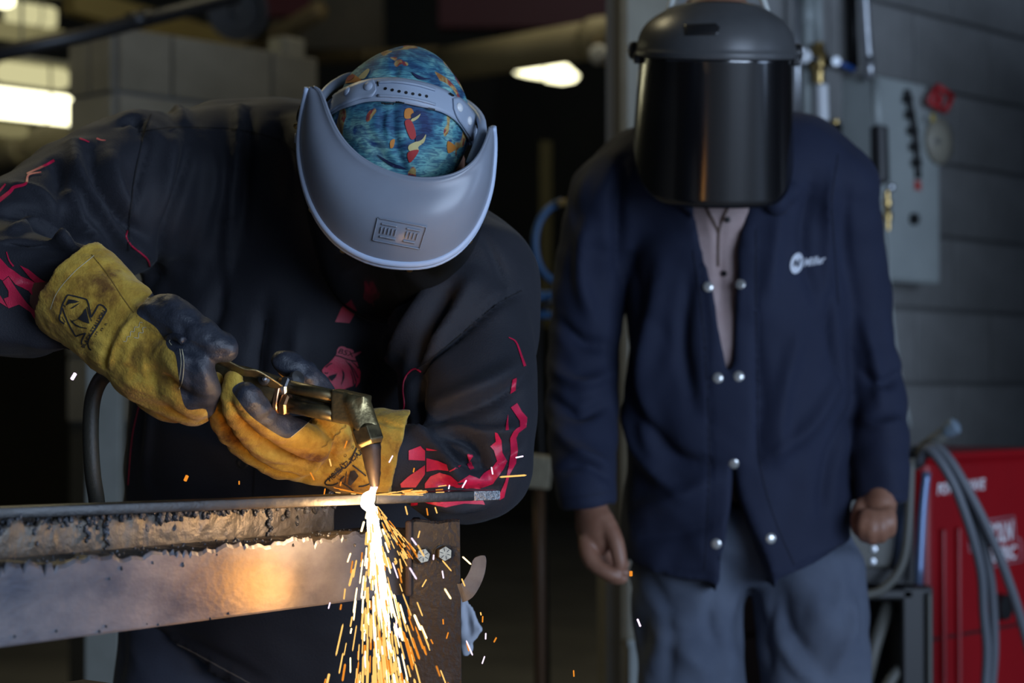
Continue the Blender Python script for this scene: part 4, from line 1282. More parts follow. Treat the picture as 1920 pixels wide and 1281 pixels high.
# horse emblem on the chest
EM = [c4([(795, 335), (812, 312), (840, 290), (866, 262), (884, 240), (893, 222), (895, 200), (908, 182), (925, 176), (945, 180), (960, 190), (978, 192), (1000, 200), (1008, 212), (1008, 226), (1030, 218), (1054, 210), (1058, 216), (1040, 230), (1014, 246), (1022, 268), (1032, 290), (1038, 318), (1052, 345), (1050, 372), (1046, 412), (1018, 452), (1026, 405), (1012, 428), (1000, 440), (960, 455), (925, 470), (895, 484), (872, 448), (850, 412), (838, 388), (815, 372), (800, 352)])]
jdec('horse_emblem', EM, m_flame, 3, 0.0011)
jdec('horse_emblem_lines', [c4(p) for p in (
    [(834, 378), (862, 366), (885, 360), (896, 352), (888, 380), (862, 408), (846, 396)], [(928, 328), (944, 352), (944, 385), (932, 418), (920, 438), (930, 402), (934, 365)])] +
    [stroke(c4([(884, 236), (920, 246), (960, 262), (1000, 272), (1026, 276)]), 2.2), stroke(c4([(820, 316), (845, 296), (864, 288)]), 2),
     stroke(c4([(952, 270), (985, 310), (1006, 360), (1020, 410)]), 1, 2.6), stroke(c4([(975, 285), (1010, 335), (1034, 385)]), 1, 2.2), stroke(c4([(985, 340), (1000, 390), (1004, 432)]), 1, 2.4),
     stroke(c4([(990, 275), (1020, 300), (1036, 322)]), 1, 2), stroke(c4([(812, 350), (826, 356), (838, 350)]), 2)], m_jacket, 3, 0.0018, kind='stuff')
text_decal('emblem_lettering', JB, 'BSX', c4([(902, 222)])[0], (28, 8), (4, -9), m_jacket, jk, 0.0, 0, 0.0019)
for (x, y) in ((455, 868), (590, 905)):
    r = ray(x, y).normalized(); h_ = JB.ray_cast(CO, r)
    lathe('snap', h_[0] - h_[1] * 0.001, h_[1], [(0, 0.0085), (0.002, 0.0085), (0.003, 0.006), (0.0022, 0.004), (0.0025, 0)], m_black, jk, 18)

# --- cap
f = Field(HC - Vector((0.14, 0.15, 0.15)), HC + Vector((0.14, 0.15, 0.15)), 0.0035)
f.ell(HC, HR, (0.087, 0.100, 0.090), 0.01)
f.chain([Hp(0.0, -0.080, 0.01), Hp(-0.005, -0.090, -0.004)], [0.022, 0.012], 0.03)
f.half(Hp(0, 0, -0.035), -HU)
M = f.mesh(2)
M.folds([([(738, 195), (738, 240), (748, 290), (765, 330)], 0.004, -0.0045), ([(722, 200), (715, 230), (720, 262)], 0.004, -0.004), ([(755, 200), (760, 250), (775, 300)], 0.008, 0.003),
         ([(690, 250), (720, 300), (760, 325)], 0.008, -0.003), ([(810, 230), (830, 280), (815, 320)], 0.008, 0.003), ([(738, 100), (742, 130), (738, 155)], 0.004, -0.003),
         ([(680, 120), (650, 150)], 0.008, 0.002), ([(850, 245), (862, 290), (850, 325)], 0.006, -0.003)], noise=[(0.06, 0.0012, (1, 1, 1))])
m = bpy.data.materials.new('painted_cotton'); m.use_nodes = True
nt = m.node_tree; bs = nt.nodes['Principled BSDF']; bs.inputs['Roughness'].default_value = 0.75
tc = nt.nodes.new('ShaderNodeTexCoord')
def noise_node(scale, detail, stretch, dist=0.0):
    mp = nt.nodes.new('ShaderNodeMapping'); mp.inputs['Scale'].default_value = stretch
    n_ = nt.nodes.new('ShaderNodeTexNoise'); n_.inputs['Scale'].default_value = scale; n_.inputs['Detail'].default_value = detail; n_.inputs['Distortion'].default_value = dist
    nt.links.new(tc.outputs['Object'], mp.inputs[0]); nt.links.new(mp.outputs[0], n_.inputs['Vector'])
    return n_
def ramp_node(src, stops):
    r_ = nt.nodes.new('ShaderNodeValToRGB')
    e = r_.color_ramp.elements
    e[0].position, e[0].color = stops[0][0], (*stops[0][1], 1)
    e[1].position, e[1].color = stops[-1][0], (*stops[-1][1], 1)
    for p_, c_ in stops[1:-1]:
        q = e.new(p_); q.color = (*c_, 1)
    nt.links.new(src, r_.inputs[0]); return r_
def mixc(fac, a, b):
    x = nt.nodes.new('ShaderNodeMix'); x.data_type = 'RGBA'
    nt.links.new(fac, x.inputs[0]); nt.links.new(a, x.inputs[6]); nt.links.new(b, x.inputs[7]); return x.outputs[2]
base = ramp_node(noise_node(22, 8, (1, 1, 1), 0.6).outputs['Fac'], [(0.30, (0.012, 0.035, 0.13)), (0.43, (0.03, 0.13, 0.24)), (0.53, (0.09, 0.30, 0.38)), (0.62, (0.22, 0.46, 0.46)), (0.72, (0.03, 0.10, 0.26))])
hatch = ramp_node(noise_node(60, 4, (1, 1, 5), 1.2).outputs['Fac'], [(0.42, (0.30, 0.34, 0.48)), (0.56, (1.25, 1.2, 1.05))])
mul = nt.nodes.new('ShaderNodeMix'); mul.data_type = 'RGBA'; mul.blend_type = 'MULTIPLY'; mul.inputs[0].default_value = 0.8
nt.links.new(base.outputs[0], mul.inputs[6]); nt.links.new(hatch.outputs[0], mul.inputs[7])
warm = ramp_node(noise_node(48, 3, (1, 1, 1), 0.8).outputs['Fac'], [(0.35, (0.30, 0.12, 0.03)), (0.48, (0.50, 0.38, 0.14)), (0.56, (0.36, 0.05, 0.03)), (0.66, (0.03, 0.03, 0.08))])
msk = ramp_node(noise_node(17, 2, (1.3, 1.3, 0.8), 0.5).outputs['Fac'], [(0.62, (0, 0, 0)), (0.635, (1, 1, 1))])
nt.links.new(mixc(msk.outputs[0], mul.outputs[2], warm.outputs[0]), bs.inputs['Base Color'])
cap = M.obj('cap', m, wl)
CB = M.bvh()
m_or = mat('cap_orange', (0.55, 0.20, 0.03), 0.75); m_yel = mat('cap_yellow', (0.55, 0.46, 0.20), 0.75); m_rd = mat('cap_red', (0.38, 0.03, 0.03), 0.75); m_nv = mat('cap_navy', (0.012, 0.018, 0.07), 0.75)
cc2 = lambda L: [(520 + x * 0.3591, 60 + y * 0.3591) for x, y in L]
def cdec(polys, m_, off=0.0007): decal('cap_print', CB, [smooth_poly(cc2(p)) for p in polys], m_, cap, 4, off)
cdec([[(668, 405), (700, 400), (712, 430), (690, 452), (664, 448)], [(888, 570), (932, 605), (890, 632)], [(590, 570), (612, 560), (605, 600), (590, 605)], [(255, 285), (300, 240), (370, 215), (420, 235), (440, 262), (370, 268), (300, 290), (262, 300)]], m_or)
cdec([[(688, 590), (750, 560), (775, 535), (765, 575), (735, 600), (735, 620), (690, 620)], [(700, 455), (745, 425), (735, 450), (705, 468)], [(425, 238), (470, 195), (482, 205), (455, 245)]], m_yel)
cdec([[(665, 470), (690, 458), (712, 490), (722, 545), (700, 562), (680, 530)], [(682, 628), (735, 615), (720, 650), (690, 680)], [(682, 262), (740, 264), (790, 280), (720, 276)], [(330, 235), (400, 225), (390, 250), (340, 262)]], m_rd, 0.0010)
cdec([[(700, 430), (735, 415), (748, 425), (705, 452)], [(725, 545), (770, 530), (755, 560), (722, 572)], [(520, 640), (600, 680), (680, 715), (600, 700)], [(700, 212), (760, 240), (800, 245), (740, 250)]], m_nv, 0.0012)

# --- face shield worn over the cap
m_guard = mat('grey_nylon', (0.245, 0.275, 0.335), 0.30, var=(0.235, 0.262, 0.32), vscale=30, spec=0.5)
m_strap = mat('pale_grey_strap', (0.34, 0.40, 0.50), 0.45)
m_rim = mat('pale_rim', (0.46, 0.56, 0.74), 0.45)
mv = bpy.data.materials.new('dark_visor'); mv.use_nodes = True
nt2 = mv.node_tree; bs2 = nt2.nodes['Principled BSDF']
bs2.inputs['Base Color'].default_value = (0.010, 0.010, 0.008, 1); bs2.inputs['Roughness'].default_value = 0.10
bs2.inputs['Alpha'].default_value = 0.86
fs = empty('face_shield', HC, 'grey face shield with dark visor, worn over the patterned cap of the bowed welder', 'face shield')

def plane_pt(px, py, uval):
    r = ray(px, py); o = HC + HU * uval
    return CO + r * ((o - CO).dot(HU) / r.dot(HU))
rim_px = [(577, 166), (569, 205), (563, 245), (562, 290), (569, 335), (583, 380), (606, 422), (640, 458), (690, 485), (748, 496), (805, 493), (850, 473), (883, 440), (905, 400), (919, 355), (925, 305), (926, 268), (924, 240)]
inn_px = [(588, 164), (600, 172), (608, 190), (616, 212), (626, 235), (638, 256), (656, 278), (682, 300), (720, 320), (765, 333), (805, 336), (840, 331), (866, 321), (886, 306), (900, 288), (909, 270), (915, 254), (919, 240)]
NR = 61
def u_at(s): return 0.055 * abs(2 * s - 1) ** 3.0
def u_in(s): return 0.074 - 0.012 * abs(2 * s - 1) ** 3
sr = spline(rim_px, NR); si = spline(inn_px, NR)
rim3 = [plane_pt(sr[i][0], sr[i][1], u_at(i / (NR - 1))) for i in range(NR)]
inn3 = [plane_pt(si[i][0], si[i][1], u_in(i / (NR - 1))) for i in range(NR)]
V, F = [], []
NJ = 18
for i in range(NR):
    s = i / (NR - 1)
    wdt = (rim3[i] - inn3[i]).length
    for j in range(NJ + 1):
        v = j / NJ
        p = inn3[i].lerp(rim3[i], v)
        # a shell swelling outward, flat near its upper edge and steep near the rim
        bl = math.sin(math.pi * v ** 1.25) * 0.20 * min(wdt, 0.12)
        out = (HU * 0.95 + (rim3[i] - inn3[i]).normalized() * 0.25).normalized()
        if v < 0.12: bl += 0.0018 * (1 - v / 0.12)
        V.append(p + out * bl)
for i in range(NR - 1):
    for j in range(NJ):
        a_ = i * (NJ + 1) + j
        F.append((a_, a_ + 1, a_ + NJ + 2, a_ + NJ + 1))
g = mk('crown_guard', V, F, m_guard, fs)
solid(g, 0.0028, 0.0)
GB = BVHTree.FromPolygons(V, F)
tube('upper_edge', [inn3[i] + HU * 0.001 for i in range(NR)], 0.0022, m_guard, fs, 8)
rs_ = tube('rim_strip', [rim3[i] + HU * 0.002 for i in range(NR)], 0.0046, m_rim, fs, 10)
tube('rim_strip', [p - HU * 0.006 + (p - HC - HU * (p - HC).dot(HU)).normalized() * 0.0012 for p in rim3], 0.0030, m_rim, fs, 10)
# embossed plate on the guard
eb = lambda L: [(700 + (x - 510) * 0.3591 + 3, 408 + (y - 972) * 0.3591) for x, y in L]
def edec(polys, off): 
    o = decal('embossed_mark', GB, polys, m_guard, fs, 5, off + 0.0012)
    if o: solid(o, 0.0012, 0.0)
Q = [eb([q])[0] for q in ((527, 972), (778, 1020), (742, 1132), (500, 1086))]
for i in range(4):
    edec([stroke([Q[i], ((Q[i][0] + Q[(i + 1) % 4][0]) / 2, (Q[i][1] + Q[(i + 1) % 4][1]) / 2), Q[(i + 1) % 4]], 2.0)], 0.0006)
def eq(u, v):
    a0 = Vector(Q[0]).lerp(Vector(Q[1]), u); a1 = Vector(Q[3]).lerp(Vector(Q[2]), u)
    return tuple(a0.lerp(a1, v))
for (v0, segs) in ((0.22, [(0.1, 0.42), (0.62, 0.9)]), (0.78, [(0.12, 0.46), (0.62, 0.86)])):
    for (u0, u1) in segs:
        edec([stroke([eq(u0, v0), eq((u0 + u1) / 2, v0), eq(u1, v0)], 3.0)], 0.0006)
for k in range(11):
    u = 0.12 + 0.075 * k
    if 0.46 < u < 0.58: continue
    edec([stroke([eq(u, 0.36), eq(u, 0.5), eq(u, 0.64)], 2.6)], 0.0006)
# dark visor hanging from the rim, away along the head's axis
V, F = [], []
NB = 12
for i in range(NR):
    s = i / (NR - 1)
    ln = 0.205 - 0.095 * abs(2 * s - 1) ** 4
    rad = rim3[i] - HC; rad = (rad - HU * rad.dot(HU))
    for j in range(NB + 1):
        v = j / NB
        V.append(rim3[i] - HU * (0.004 + ln * v) - rad.normalized() * (0.001 + 0.014 * v * v))
for i in range(NR - 1):
    for j in range(NB):
        a_ = i * (NB + 1) + j
        F.append((a_, a_ + NB + 1, a_ + NB + 2, a_ + 1))
vs = mk('visor', V, F, mv, fs); solid(vs, 0.0012, 0.0)
tube('visor_edge', [V[i * (NB + 1) + NB] for i in range(3, NR - 3)], 0.0012, m_black, fs, 6)
for s in (0.16, 0.30, 0.42, 0.56, 0.70):
    i = int(s * (NR - 1)); rad = rim3[i] - HC; rad = (rad - HU * rad.dot(HU)).normalized()
    lathe('visor_stud', rim3[i] - HU * 0.012, rad, [(0, 0.004), (0.003, 0.0038), (0.0042, 0.0)], m_brass, fs, 12)

def ribbon(name, top, bot, m_, off, n=40, nw=6, thick=0.0022):
    t_, b_ = spline(top, n), spline(bot, n)
    pts = [(t_[i][0] * (1 - j / nw) + b_[i][0] * j / nw, t_[i][1] * (1 - j / nw) + b_[i][1] * j / nw) for i in range(n) for j in range(nw + 1)]
    fc = [(i * (nw + 1) + j, (i + 1) * (nw + 1) + j, (i + 1) * (nw + 1) + j + 1, i * (nw + 1) + j + 1) for i in range(n - 1) for j in range(nw)]
    V, F = [], []
    last = None
    for (x, y) in pts:
        r = ray(x, y).normalized(); h_ = CB.ray_cast(CO, r)
        if h_[0] is None:
            q = HC.copy(); d_ = (q - CO).dot(r); q = CO + r * d_          # past the cap: continue on its limb
            V.append(q - r * 0.0 )
        else:
            nn = h_[1] if h_[1].dot(r) < 0 else -h_[1]
            V.append(h_[0] + nn * off)
    o = mk(name, V, fc, m_, fs)
    solid(o, thick, 0.0)
    return o
ribbon('crown_strap', [(606, 198), (625, 182), (660, 163), (700, 151), (745, 150), (790, 157), (825, 168), (850, 183), (868, 200), (884, 225), (895, 250)],
       [(618, 222), (640, 208), (668, 198), (702, 192), (742, 193), (785, 201), (822, 211), (842, 221), (856, 233), (868, 250), (880, 274)], m_strap, 0.0035, 48)
ribbon('strap_end', [(612, 200), (640, 178), (670, 163), (700, 154), (708, 163)], [(622, 217), (648, 201), (676, 190), (700, 186), (709, 174)], m_strap, 0.0062, 28)
ribbon('strap_end', [(843, 188), (855, 187), (872, 203), (888, 228), (898, 250)], [(844, 206), (850, 222), (862, 240), (874, 258), (885, 274)], m_strap, 0.0062, 28)
ribbon('adjuster_rail', [(711, 157), (745, 157), (780, 162), (812, 171)], [(711, 161), (745, 161), (780, 166), (812, 175)], m_strap, 0.0058, 20, 2)
ribbon('adjuster_rail', [(711, 181), (745, 182), (780, 188), (812, 197)], [(711, 185), (745, 186), (780, 192), (812, 201)], m_strap, 0.0058, 20, 2)
def on_cap(x, y, off):
    r = ray(x, y).normalized(); h_ = CB.ray_cast(CO, r)
    return h_[0] + h_[1] * off, h_[1]
for (x, y) in ((659, 176), (695, 167), (853, 204), (870, 227)):
    p_, n_ = on_cap(x, y, 0.0070)
    lathe('rivet', p_, n_, [(0, 0.0060), (0.0012, 0.0058), (0.0026, 0.0042), (0.0032, 0.0)], m_white if x > 800 else m_strap, fs, 16)
for i in range(7):
    p_, n_ = on_cap(725 + i * 12, 170 + i * 2.3, 0.0048)
    lathe('adjuster_hole', p_, n_, [(0, 0.0021 - (i % 3) * 0.0002), (0.0005, 0.0020)], m_black, fs, 10)
for (x0, y0, x1, y1) in ((716, 195, 740, 197), (744, 193, 758, 196), (800, 205, 812, 208), (838, 178, 846, 183), (710, 158, 712, 166)):
    decal('strap_slot', CB, [stroke([(x0, y0), ((x0 + x1) / 2, (y0 + y1) / 2), (x1, y1)], 3)], m_black, fs, 3, 0.0052)
# headband ends and hinge knobs at the temples
tube('headband', [Hp(-0.098, 0.04, 0.02), Hp(-0.104, 0.0, 0.022), Hp(-0.094, -0.045, -0.005), Hp(-0.072, -0.078, -0.03), Hp(-0.02, -0.098, -0.055), Hp(0.04, -0.092, -0.055), Hp(0.080, -0.06, -0.02), Hp(0.103, 0.0, 0.035), Hp(0.098, 0.05, 0.03)], 0.006, m_strap, fs, 8, 40)
for s, (x, y, dd) in ((-1, (560, 213, 2.52)), (1, (918, 268, 2.50))):
    p_ = P(x, y, dd)
    lathe('hinge_knob', p_ - LX * s * 0.012, LX * s, [(0, 0.012), (0.006, 0.013), (0.010, 0.013), (0.013, 0.009), (0.013, 0)], m_black, fs, 12)
lathe('hinge_screw', P(557, 238, 2.51), (-0.4, -1, 0.3), [(0, 0.0035), (0.004, 0.0035), (0.006, 0.002)], m_brass, fs, 8, False)
lathe('hinge_screw', P(567, 203, 2.49), (-0.4, -1, 0.3), [(0, 0.003), (0.004, 0.003)], m_brass, fs, 8, False)
tube('hinge_pin', [P(557, 250, 2.51), P(556, 268, 2.51)], 0.0028, m_strap, fs, 8)
# ------------------------------------------------------------------ gauntlets
m_suede = mat('yellow_suede', (0.30, 0.165, 0.018), 0.82, sheen=0.15, var=[(0.44, 0.27, 0.035), (0.55, 0.35, 0.05)], vscale=24, ramp=(0.30, 0.62), detail=8, bump=0.30, bscale=260)
m_suedes = mat('stained_suede', (0.12, 0.062, 0.018), 0.85, var=(0.44, 0.26, 0.030), vscale=22, ramp=(0.30, 0.52), detail=7, bump=0.3, bscale=260)
m_leather = mat('black_goatskin', (0.022, 0.026, 0.038), 0.44, var=(0.040, 0.044, 0.058), vscale=40, bump=0.22, bscale=330, rvar=0.08)
m_ink = mat('black_ink', (0.018, 0.017, 0.020), 0.7)
m_stitch = mat('cream_stitch', (0.52, 0.46, 0.30), 0.8)

def glove(name, label, ext, build, patches, folds, noise=None):
    lo, hi = ext
    f = Field(lo, hi, 0.0026)
    build(f, 'all')
    M = f.mesh(2)
    M.folds(folds, noise=noise or [(0.035, 0.0011, (1, 1, 1))])
    return M

def two_leather():
    """suede and goatskin on one glove, told apart by a mask kept on its vertices"""
    m = bpy.data.materials.new('suede_and_goatskin'); m.use_nodes = True
    nt = m.node_tree; out = nt.nodes['Material Output']
    for n_ in list(nt.nodes):
        if n_ != out: nt.nodes.remove(n_)
    tc = nt.nodes.new('ShaderNodeTexCoord')
    def noise(sc, det):
        n_ = nt.nodes.new('ShaderNodeTexNoise'); n_.inputs['Scale'].default_value = sc; n_.inputs['Detail'].default_value = det; n_.inputs['Roughness'].default_value = 0.62
        nt.links.new(tc.outputs['Object'], n_.inputs['Vector']); return n_
    def ramp(src, st):
        r_ = nt.nodes.new('ShaderNodeValToRGB'); e = r_.color_ramp.elements
        e[0].position, e[0].color = st[0][0], (*st[0][1], 1); e[1].position, e[1].color = st[-1][0], (*st[-1][1], 1)
        for p_, c_ in st[1:-1]: e.new(p_).color = (*c_, 1)
        nt.links.new(src, r_.inputs[0]); return r_.outputs[0]
    def bump(sc, st):
        b_ = nt.nodes.new('ShaderNodeBump'); b_.inputs['Strength'].default_value = st; b_.inputs['Distance'].default_value = 0.01
        nt.links.new(noise(sc, 4).outputs['Fac'], b_.inputs['Height']); return b_.outputs[0]
    def bsdf(col, rough, nrm, sheen):
        b_ = nt.nodes.new('ShaderNodeBsdfPrincipled'); b_.inputs['Roughness'].default_value = rough; b_.inputs['Sheen Weight'].default_value = sheen
        nt.links.new(col, b_.inputs['Base Color']); nt.links.new(nrm, b_.inputs['Normal']); return b_.outputs[0]
    stain = ramp(noise(20, 7).outputs['Fac'], [(0.34, (0.30, 0.20, 0.12)), (0.45, (0.85, 0.78, 0.66)), (0.52, (1, 1, 1))])
    yel = ramp(noise(34, 8).outputs['Fac'], [(0.30, (0.34, 0.185, 0.016)), (0.48, (0.47, 0.285, 0.030)), (0.64, (0.58, 0.38, 0.055))])
    mu = nt.nodes.new('ShaderNodeMix'); mu.data_type = 'RGBA'; mu.blend_type = 'MULTIPLY'; mu.inputs[0].default_value = 1.0
    nt.links.new(yel, mu.inputs[6]); nt.links.new(stain, mu.inputs[7])
    A = bsdf(mu.outputs[2], 0.85, bump(280, 0.28), 0.15)
    B = bsdf(ramp(noise(40, 6).outputs['Fac'], [(0.35, (0.020, 0.024, 0.036)), (0.65, (0.042, 0.046, 0.060))]), 0.42, bump(330, 0.2), 0.0)
    at = nt.nodes.new('ShaderNodeAttribute'); at.attribute_name = 'goatskin'
    th = nt.nodes.new('ShaderNodeMapRange'); th.inputs[1].default_value = -0.25; th.inputs[2].default_value = 0.25
    nt.links.new(at.outputs['Fac'], th.inputs[0])
    mx = nt.nodes.new('ShaderNodeMixShader')
    nt.links.new(th.outputs[0], mx.inputs[0]); nt.links.new(A, mx.inputs[1]); nt.links.new(B, mx.inputs[2])
    nt.links.new(mx.outputs[0], out.inputs[0])
    return m
m_two = two_leather()

def mask(o, M, polys, dmax=9.0):
    """signed distance (in px of the photograph) to the goatskin outlines, kept per vertex"""
    v = M.V - np.array(CO); d = v @ np.array(CF)
    x = 960 + v[:, 0] / d * FPX; y = 640.5 - (v @ np.array(CU)) / d * FPX
    best = np.full(len(x), -1e9)
    for poly in polys:
        poly = smooth_poly(poly, 4)
        ds = np.full(len(x), 1e9); ins = np.zeros(len(x), bool); n = len(poly)
        for i in range(n):
            (ax_, ay), (bx, by) = poly[i], poly[(i + 1) % n]
            ex, ey = bx - ax_, by - ay
            t = np.clip(((x - ax_) * ex + (y - ay) * ey) / (ex * ex + ey * ey + 1e-9), 0, 1)
            ds = np.minimum(ds, np.hypot(x - ax_ - t * ex, y - ay - t * ey))
            ins ^= ((ay > y) != (by > y)) & (x < ex * (y - ay) / (ey if abs(ey) > 1e-9 else 1e-9) + ax_)
        best = np.maximum(best, np.where(ins, ds, -ds))
    a_ = o.data.attributes.new('goatskin', 'FLOAT', 'POINT')
    a_.data.foreach_set('value', np.clip(best, -dmax, dmax).astype(np.float32))

# ---- the glove at the picture's left: fist on the torch grip, thumb on the lever
CUF = [P(128, 533, 2.362), P(165, 562, 2.352), P(205, 598, 2.342), P(238, 630, 2.335)]
VD = Vector((0, 1, 0))
f = Field(P(60, 800, 2.24) - Vector((0, 0, 0)), P(470, 440, 2.46), 0.0026)
f.lo[1] = 2.22
f = Field((P(55, 600, 2.35).x, 2.22, P(200, 812, 2.3).z), (P(470, 600, 2.35).x, 2.46, P(200, 440, 2.4).z), 0.0026)
f.chain([P(95, 503, 2.372)] + CUF, [0.0600, 0.0590, 0.0560, 0.0520, 0.0480], 0.012, ((0.2, 1, 0.1), 0.78), n=7)
f.chain([P(238, 630, 2.335), P(285, 678, 2.330), P(318, 700, 2.335)], [0.046, 0.046, 0.040], 0.02, ((0, 1, 0), 0.80))
GR = {'thumb': [0.024, 0.0215, 0.0190, 0.0165, 0.0130], 'index': [0.021, 0.0205, 0.0185, 0.0165, 0.014], 'middle': [0.021, 0.020, 0.0185, 0.016, 0.0135],
      'ring': [0.020, 0.019, 0.0175, 0.015, 0.013], 'pinky': [0.018, 0.0165, 0.015, 0.0135, 0.012]}
for k_, c_ in FING_R.items():
    f.chain([P(*q) for q in c_], GR[k_], 0.010, n=11)
# hollow of the gauntlet opening
f.half(P(135, 531, 2.362), P(95, 503, 2.372) - P(165, 562, 2.352))
f.chain([P(90, 503, 2.37), P(140, 543, 2.358)], [0.056, 0.050], 0.004, ((0.2, 1, 0.1), 0.76), op='sub')
M = f.mesh(2)
M.folds([([(225, 622), (205, 650), (196, 682), (200, 692)], 0.0045, -0.006), ([(240, 612), (214, 645), (206, 688)], 0.0045, 0.005),
         ([(268, 595), (240, 610), (222, 628)], 0.004, 0.003),
         ([(170, 476), (205, 520), (235, 560), (255, 590)], 0.003, -0.002), ([(255, 640), (245, 665), (250, 690)], 0.004, -0.0025), ([(275, 640), (268, 680), (275, 715)], 0.005, 0.002),
         ([(300, 670), (290, 710), (300, 750)], 0.006, -0.002), ([(330, 600), (342, 620), (338, 640)], 0.006, -0.003), ([(300, 575), (330, 590), (352, 610)], 0.008, 0.002),
         ([(312, 640), (345, 655), (372, 668)], 0.004, -0.003), ([(345, 690), (355, 720), (350, 760)], 0.006, -0.002), ([(370, 680), (385, 710), (385, 745)], 0.006, 0.0015),
         ([(100, 560), (115, 600), (150, 640)], 0.006, 0.002)], noise=[(0.05, 0.0016, (1, 1, 1)), (0.02, 0.0006, (1, 1, 1))])
THUMB_P = [(256, 588), (270, 566), (284, 551), (300, 535), (340, 535), (410, 590), (480, 650), (440, 700), (405, 690), (370, 672), (338, 650), (312, 640), (290, 612)]
PALM_P = [(311, 641), (322, 631), (340, 634), (350, 650), (372, 668), (405, 690), (470, 700), (470, 800), (398, 800), (386, 768), (352, 768), (340, 742), (334, 700), (328, 664), (316, 654)]
gl = M.obj('glove', m_two, wl, label='yellow gauntlet with black thumb gripping the torch handle')
mask(gl, M, [THUMB_P, PALM_P])
GLB = M.bvh()
z = lambda L: [(100 + x * 0.12493, 540 + y * 0.12493) for x, y in L]
def gdec(name, polys, m_, step=3.5, off=0.0007, par=None, **k):
    if len(polys) > 1: k['kind'] = 'stuff'
    return decal(name, GLB, polys, m_, par or gl, step, off, **k)
# hexagonal horse-head badge
line = lambda L, w0=2.8, w1=None: stroke(z(L), w0, w1, 20)
gdec('badge', [line([(110, 400), (135, 270), (185, 160), (215, 115), (240, 105)]), line([(240, 105), (340, 130), (480, 165), (510, 190), (530, 240)]), line([(530, 230), (548, 330), (572, 440)]),
               line([(572, 445), (640, 330), (672, 270), (700, 250)]), line([(700, 250), (750, 270), (795, 320), (800, 350)]), line([(800, 345), (720, 480), (640, 610), (545, 745)]),
               line([(100, 400), (100, 480), (170, 540)]), line([(140, 300), (190, 440), (260, 590), (340, 725)]), line([(340, 728), (410, 700), (490, 680)]), line([(490, 680), (450, 740), (430, 800), (430, 850)]),
               line([(545, 745), (525, 830), (540, 900), (575, 935)]),
               z([(230, 170), (320, 180), (395, 205), (330, 225), (250, 235), (190, 272)]), z([(415, 225), (350, 270), (290, 310), (255, 312), (310, 275), (370, 240)]),
               z([(495, 305), (515, 400), (548, 540), (470, 515), (420, 490), (370, 460), (430, 400), (470, 330)]),
               z([(248, 460), (285, 490), (340, 480), (385, 460), (350, 485), (300, 505), (340, 545), (420, 585), (510, 600), (510, 612), (420, 602), (340, 572), (280, 520)]),
               line([(510, 285), (540, 400), (578, 500)], 1.6), line([(150, 250), (190, 290)], 1.6), line([(135, 430), (160, 480), (185, 520)], 1.6)], m_ink, 3.0)
text_decal('lettering', GLB, 'BLACK STALLION', z([(472, 905)])[0], ((762 - 440) * 0.12493, (340 - 885) * 0.12493), (-6.5, -3.2), m_ink, gl, 0.022, 0, 0.0007)
for (ch, x, y) in (('G', 590, 855), ('O', 640, 745), ('M', 655, 705), ('n', 735, 650), ('R', 800, 570)):
    text_decal('lettering', GLB, ch, z([(x, y)])[0], (2.9, -4.6), (-3.4, -2.2), m_ink, gl, 0.0, 0, 0.0007)
text_decal('registered_mark', GLB, 'R', z([(580, 345)])[0], (1.3, -2.2), (-2.0, -1.2), m_ink, gl, 0, 0, 0.0007)
gdec('stitching', [line([(1400, 590), (1345, 600), (1350, 670), (1285, 672), (1280, 750), (1215, 745)], 1.2), line([(1345, 520), (1300, 515), (1285, 590), (1225, 585), (1215, 660), (1165, 650), (1155, 730), (1110, 730), (1100, 800), (1050, 800)], 1.2)], m_stitch, 3)
gdec('stitching', [stroke([(176, 480), (140, 510), (108, 548), (95, 580)], 1.2), stroke([(322, 648), (318, 640), (326, 634), (338, 637), (346, 645)], 1.3), stroke([(341, 655), (345, 680), (342, 715), (336, 730)], 1.2), stroke([(337, 655), (340, 680), (337, 712)], 1.0)], m_stitch, 3)
gdec('cuff_seam', [stroke([(172, 478), (200, 512), (228, 556), (252, 588)], 1.4)], mat('suede_welt', (0.20, 0.12, 0.02), 0.8), 3)
# rolled welt of the gauntlet opening
_c = P(128, 533, 2.362); _ax = (P(165, 562, 2.352) - P(128, 533, 2.362)).normalized()
hits = []
for i in range(40):
    pass
# hooked tab of the black palm, piped edge
tube('leather_tab', [P(314, 645, 2.283), P(318, 634, 2.276), P(330, 632, 2.270), P(344, 640, 2.262)], 0.005, m_leather, gl, 8, 12)

# ---- the glove at the picture's right: fingers curled up under the grip, gauntlet to the right
f = Field((P(380, 800, 2.45).x, 2.262, P(600, 945, 2.45).z), (P(785, 800, 2.45).x, 2.54, P(600, 655, 2.45).z), 0.0026)
f.chain([P(785, 848, 2.442), P(748, 852, 2.440), P(712, 852, 2.440), P(660, 855, 2.438), P(612, 852, 2.435)], [0.0470, 0.0485, 0.0500, 0.0445, 0.0340], 0.012, ((0, 1, 0), 0.75), n=8)
f.chain([P(622, 848, 2.435), P(575, 838, 2.425), P(540, 832, 2.420)], [0.035, 0.035, 0.028], 0.018, ((0.2, 1, 0.3), 0.7))
GL_ = {'thumb': [0.022, 0.0205, 0.0185, 0.0170, 0.0140], 'index': [0.021, 0.0190, 0.0175, 0.0160, 0.0135], 'middle': [0.0170, 0.0155, 0.0140, 0.0130, 0.0115],
       'ring': [0.0160, 0.0150, 0.0135, 0.0125, 0.0112], 'pinky': [0.015, 0.0140, 0.0130, 0.0118, 0.0105]}
for k_, c_ in FING_L.items():
    f.chain([P(*q) for q in c_], GL_[k_], 0.004 if k_ in ('middle', 'index') else 0.003, n=12)
f.half(P(763, 800, 2.44), P(800, 860, 2.44) - P(764, 851, 2.44))
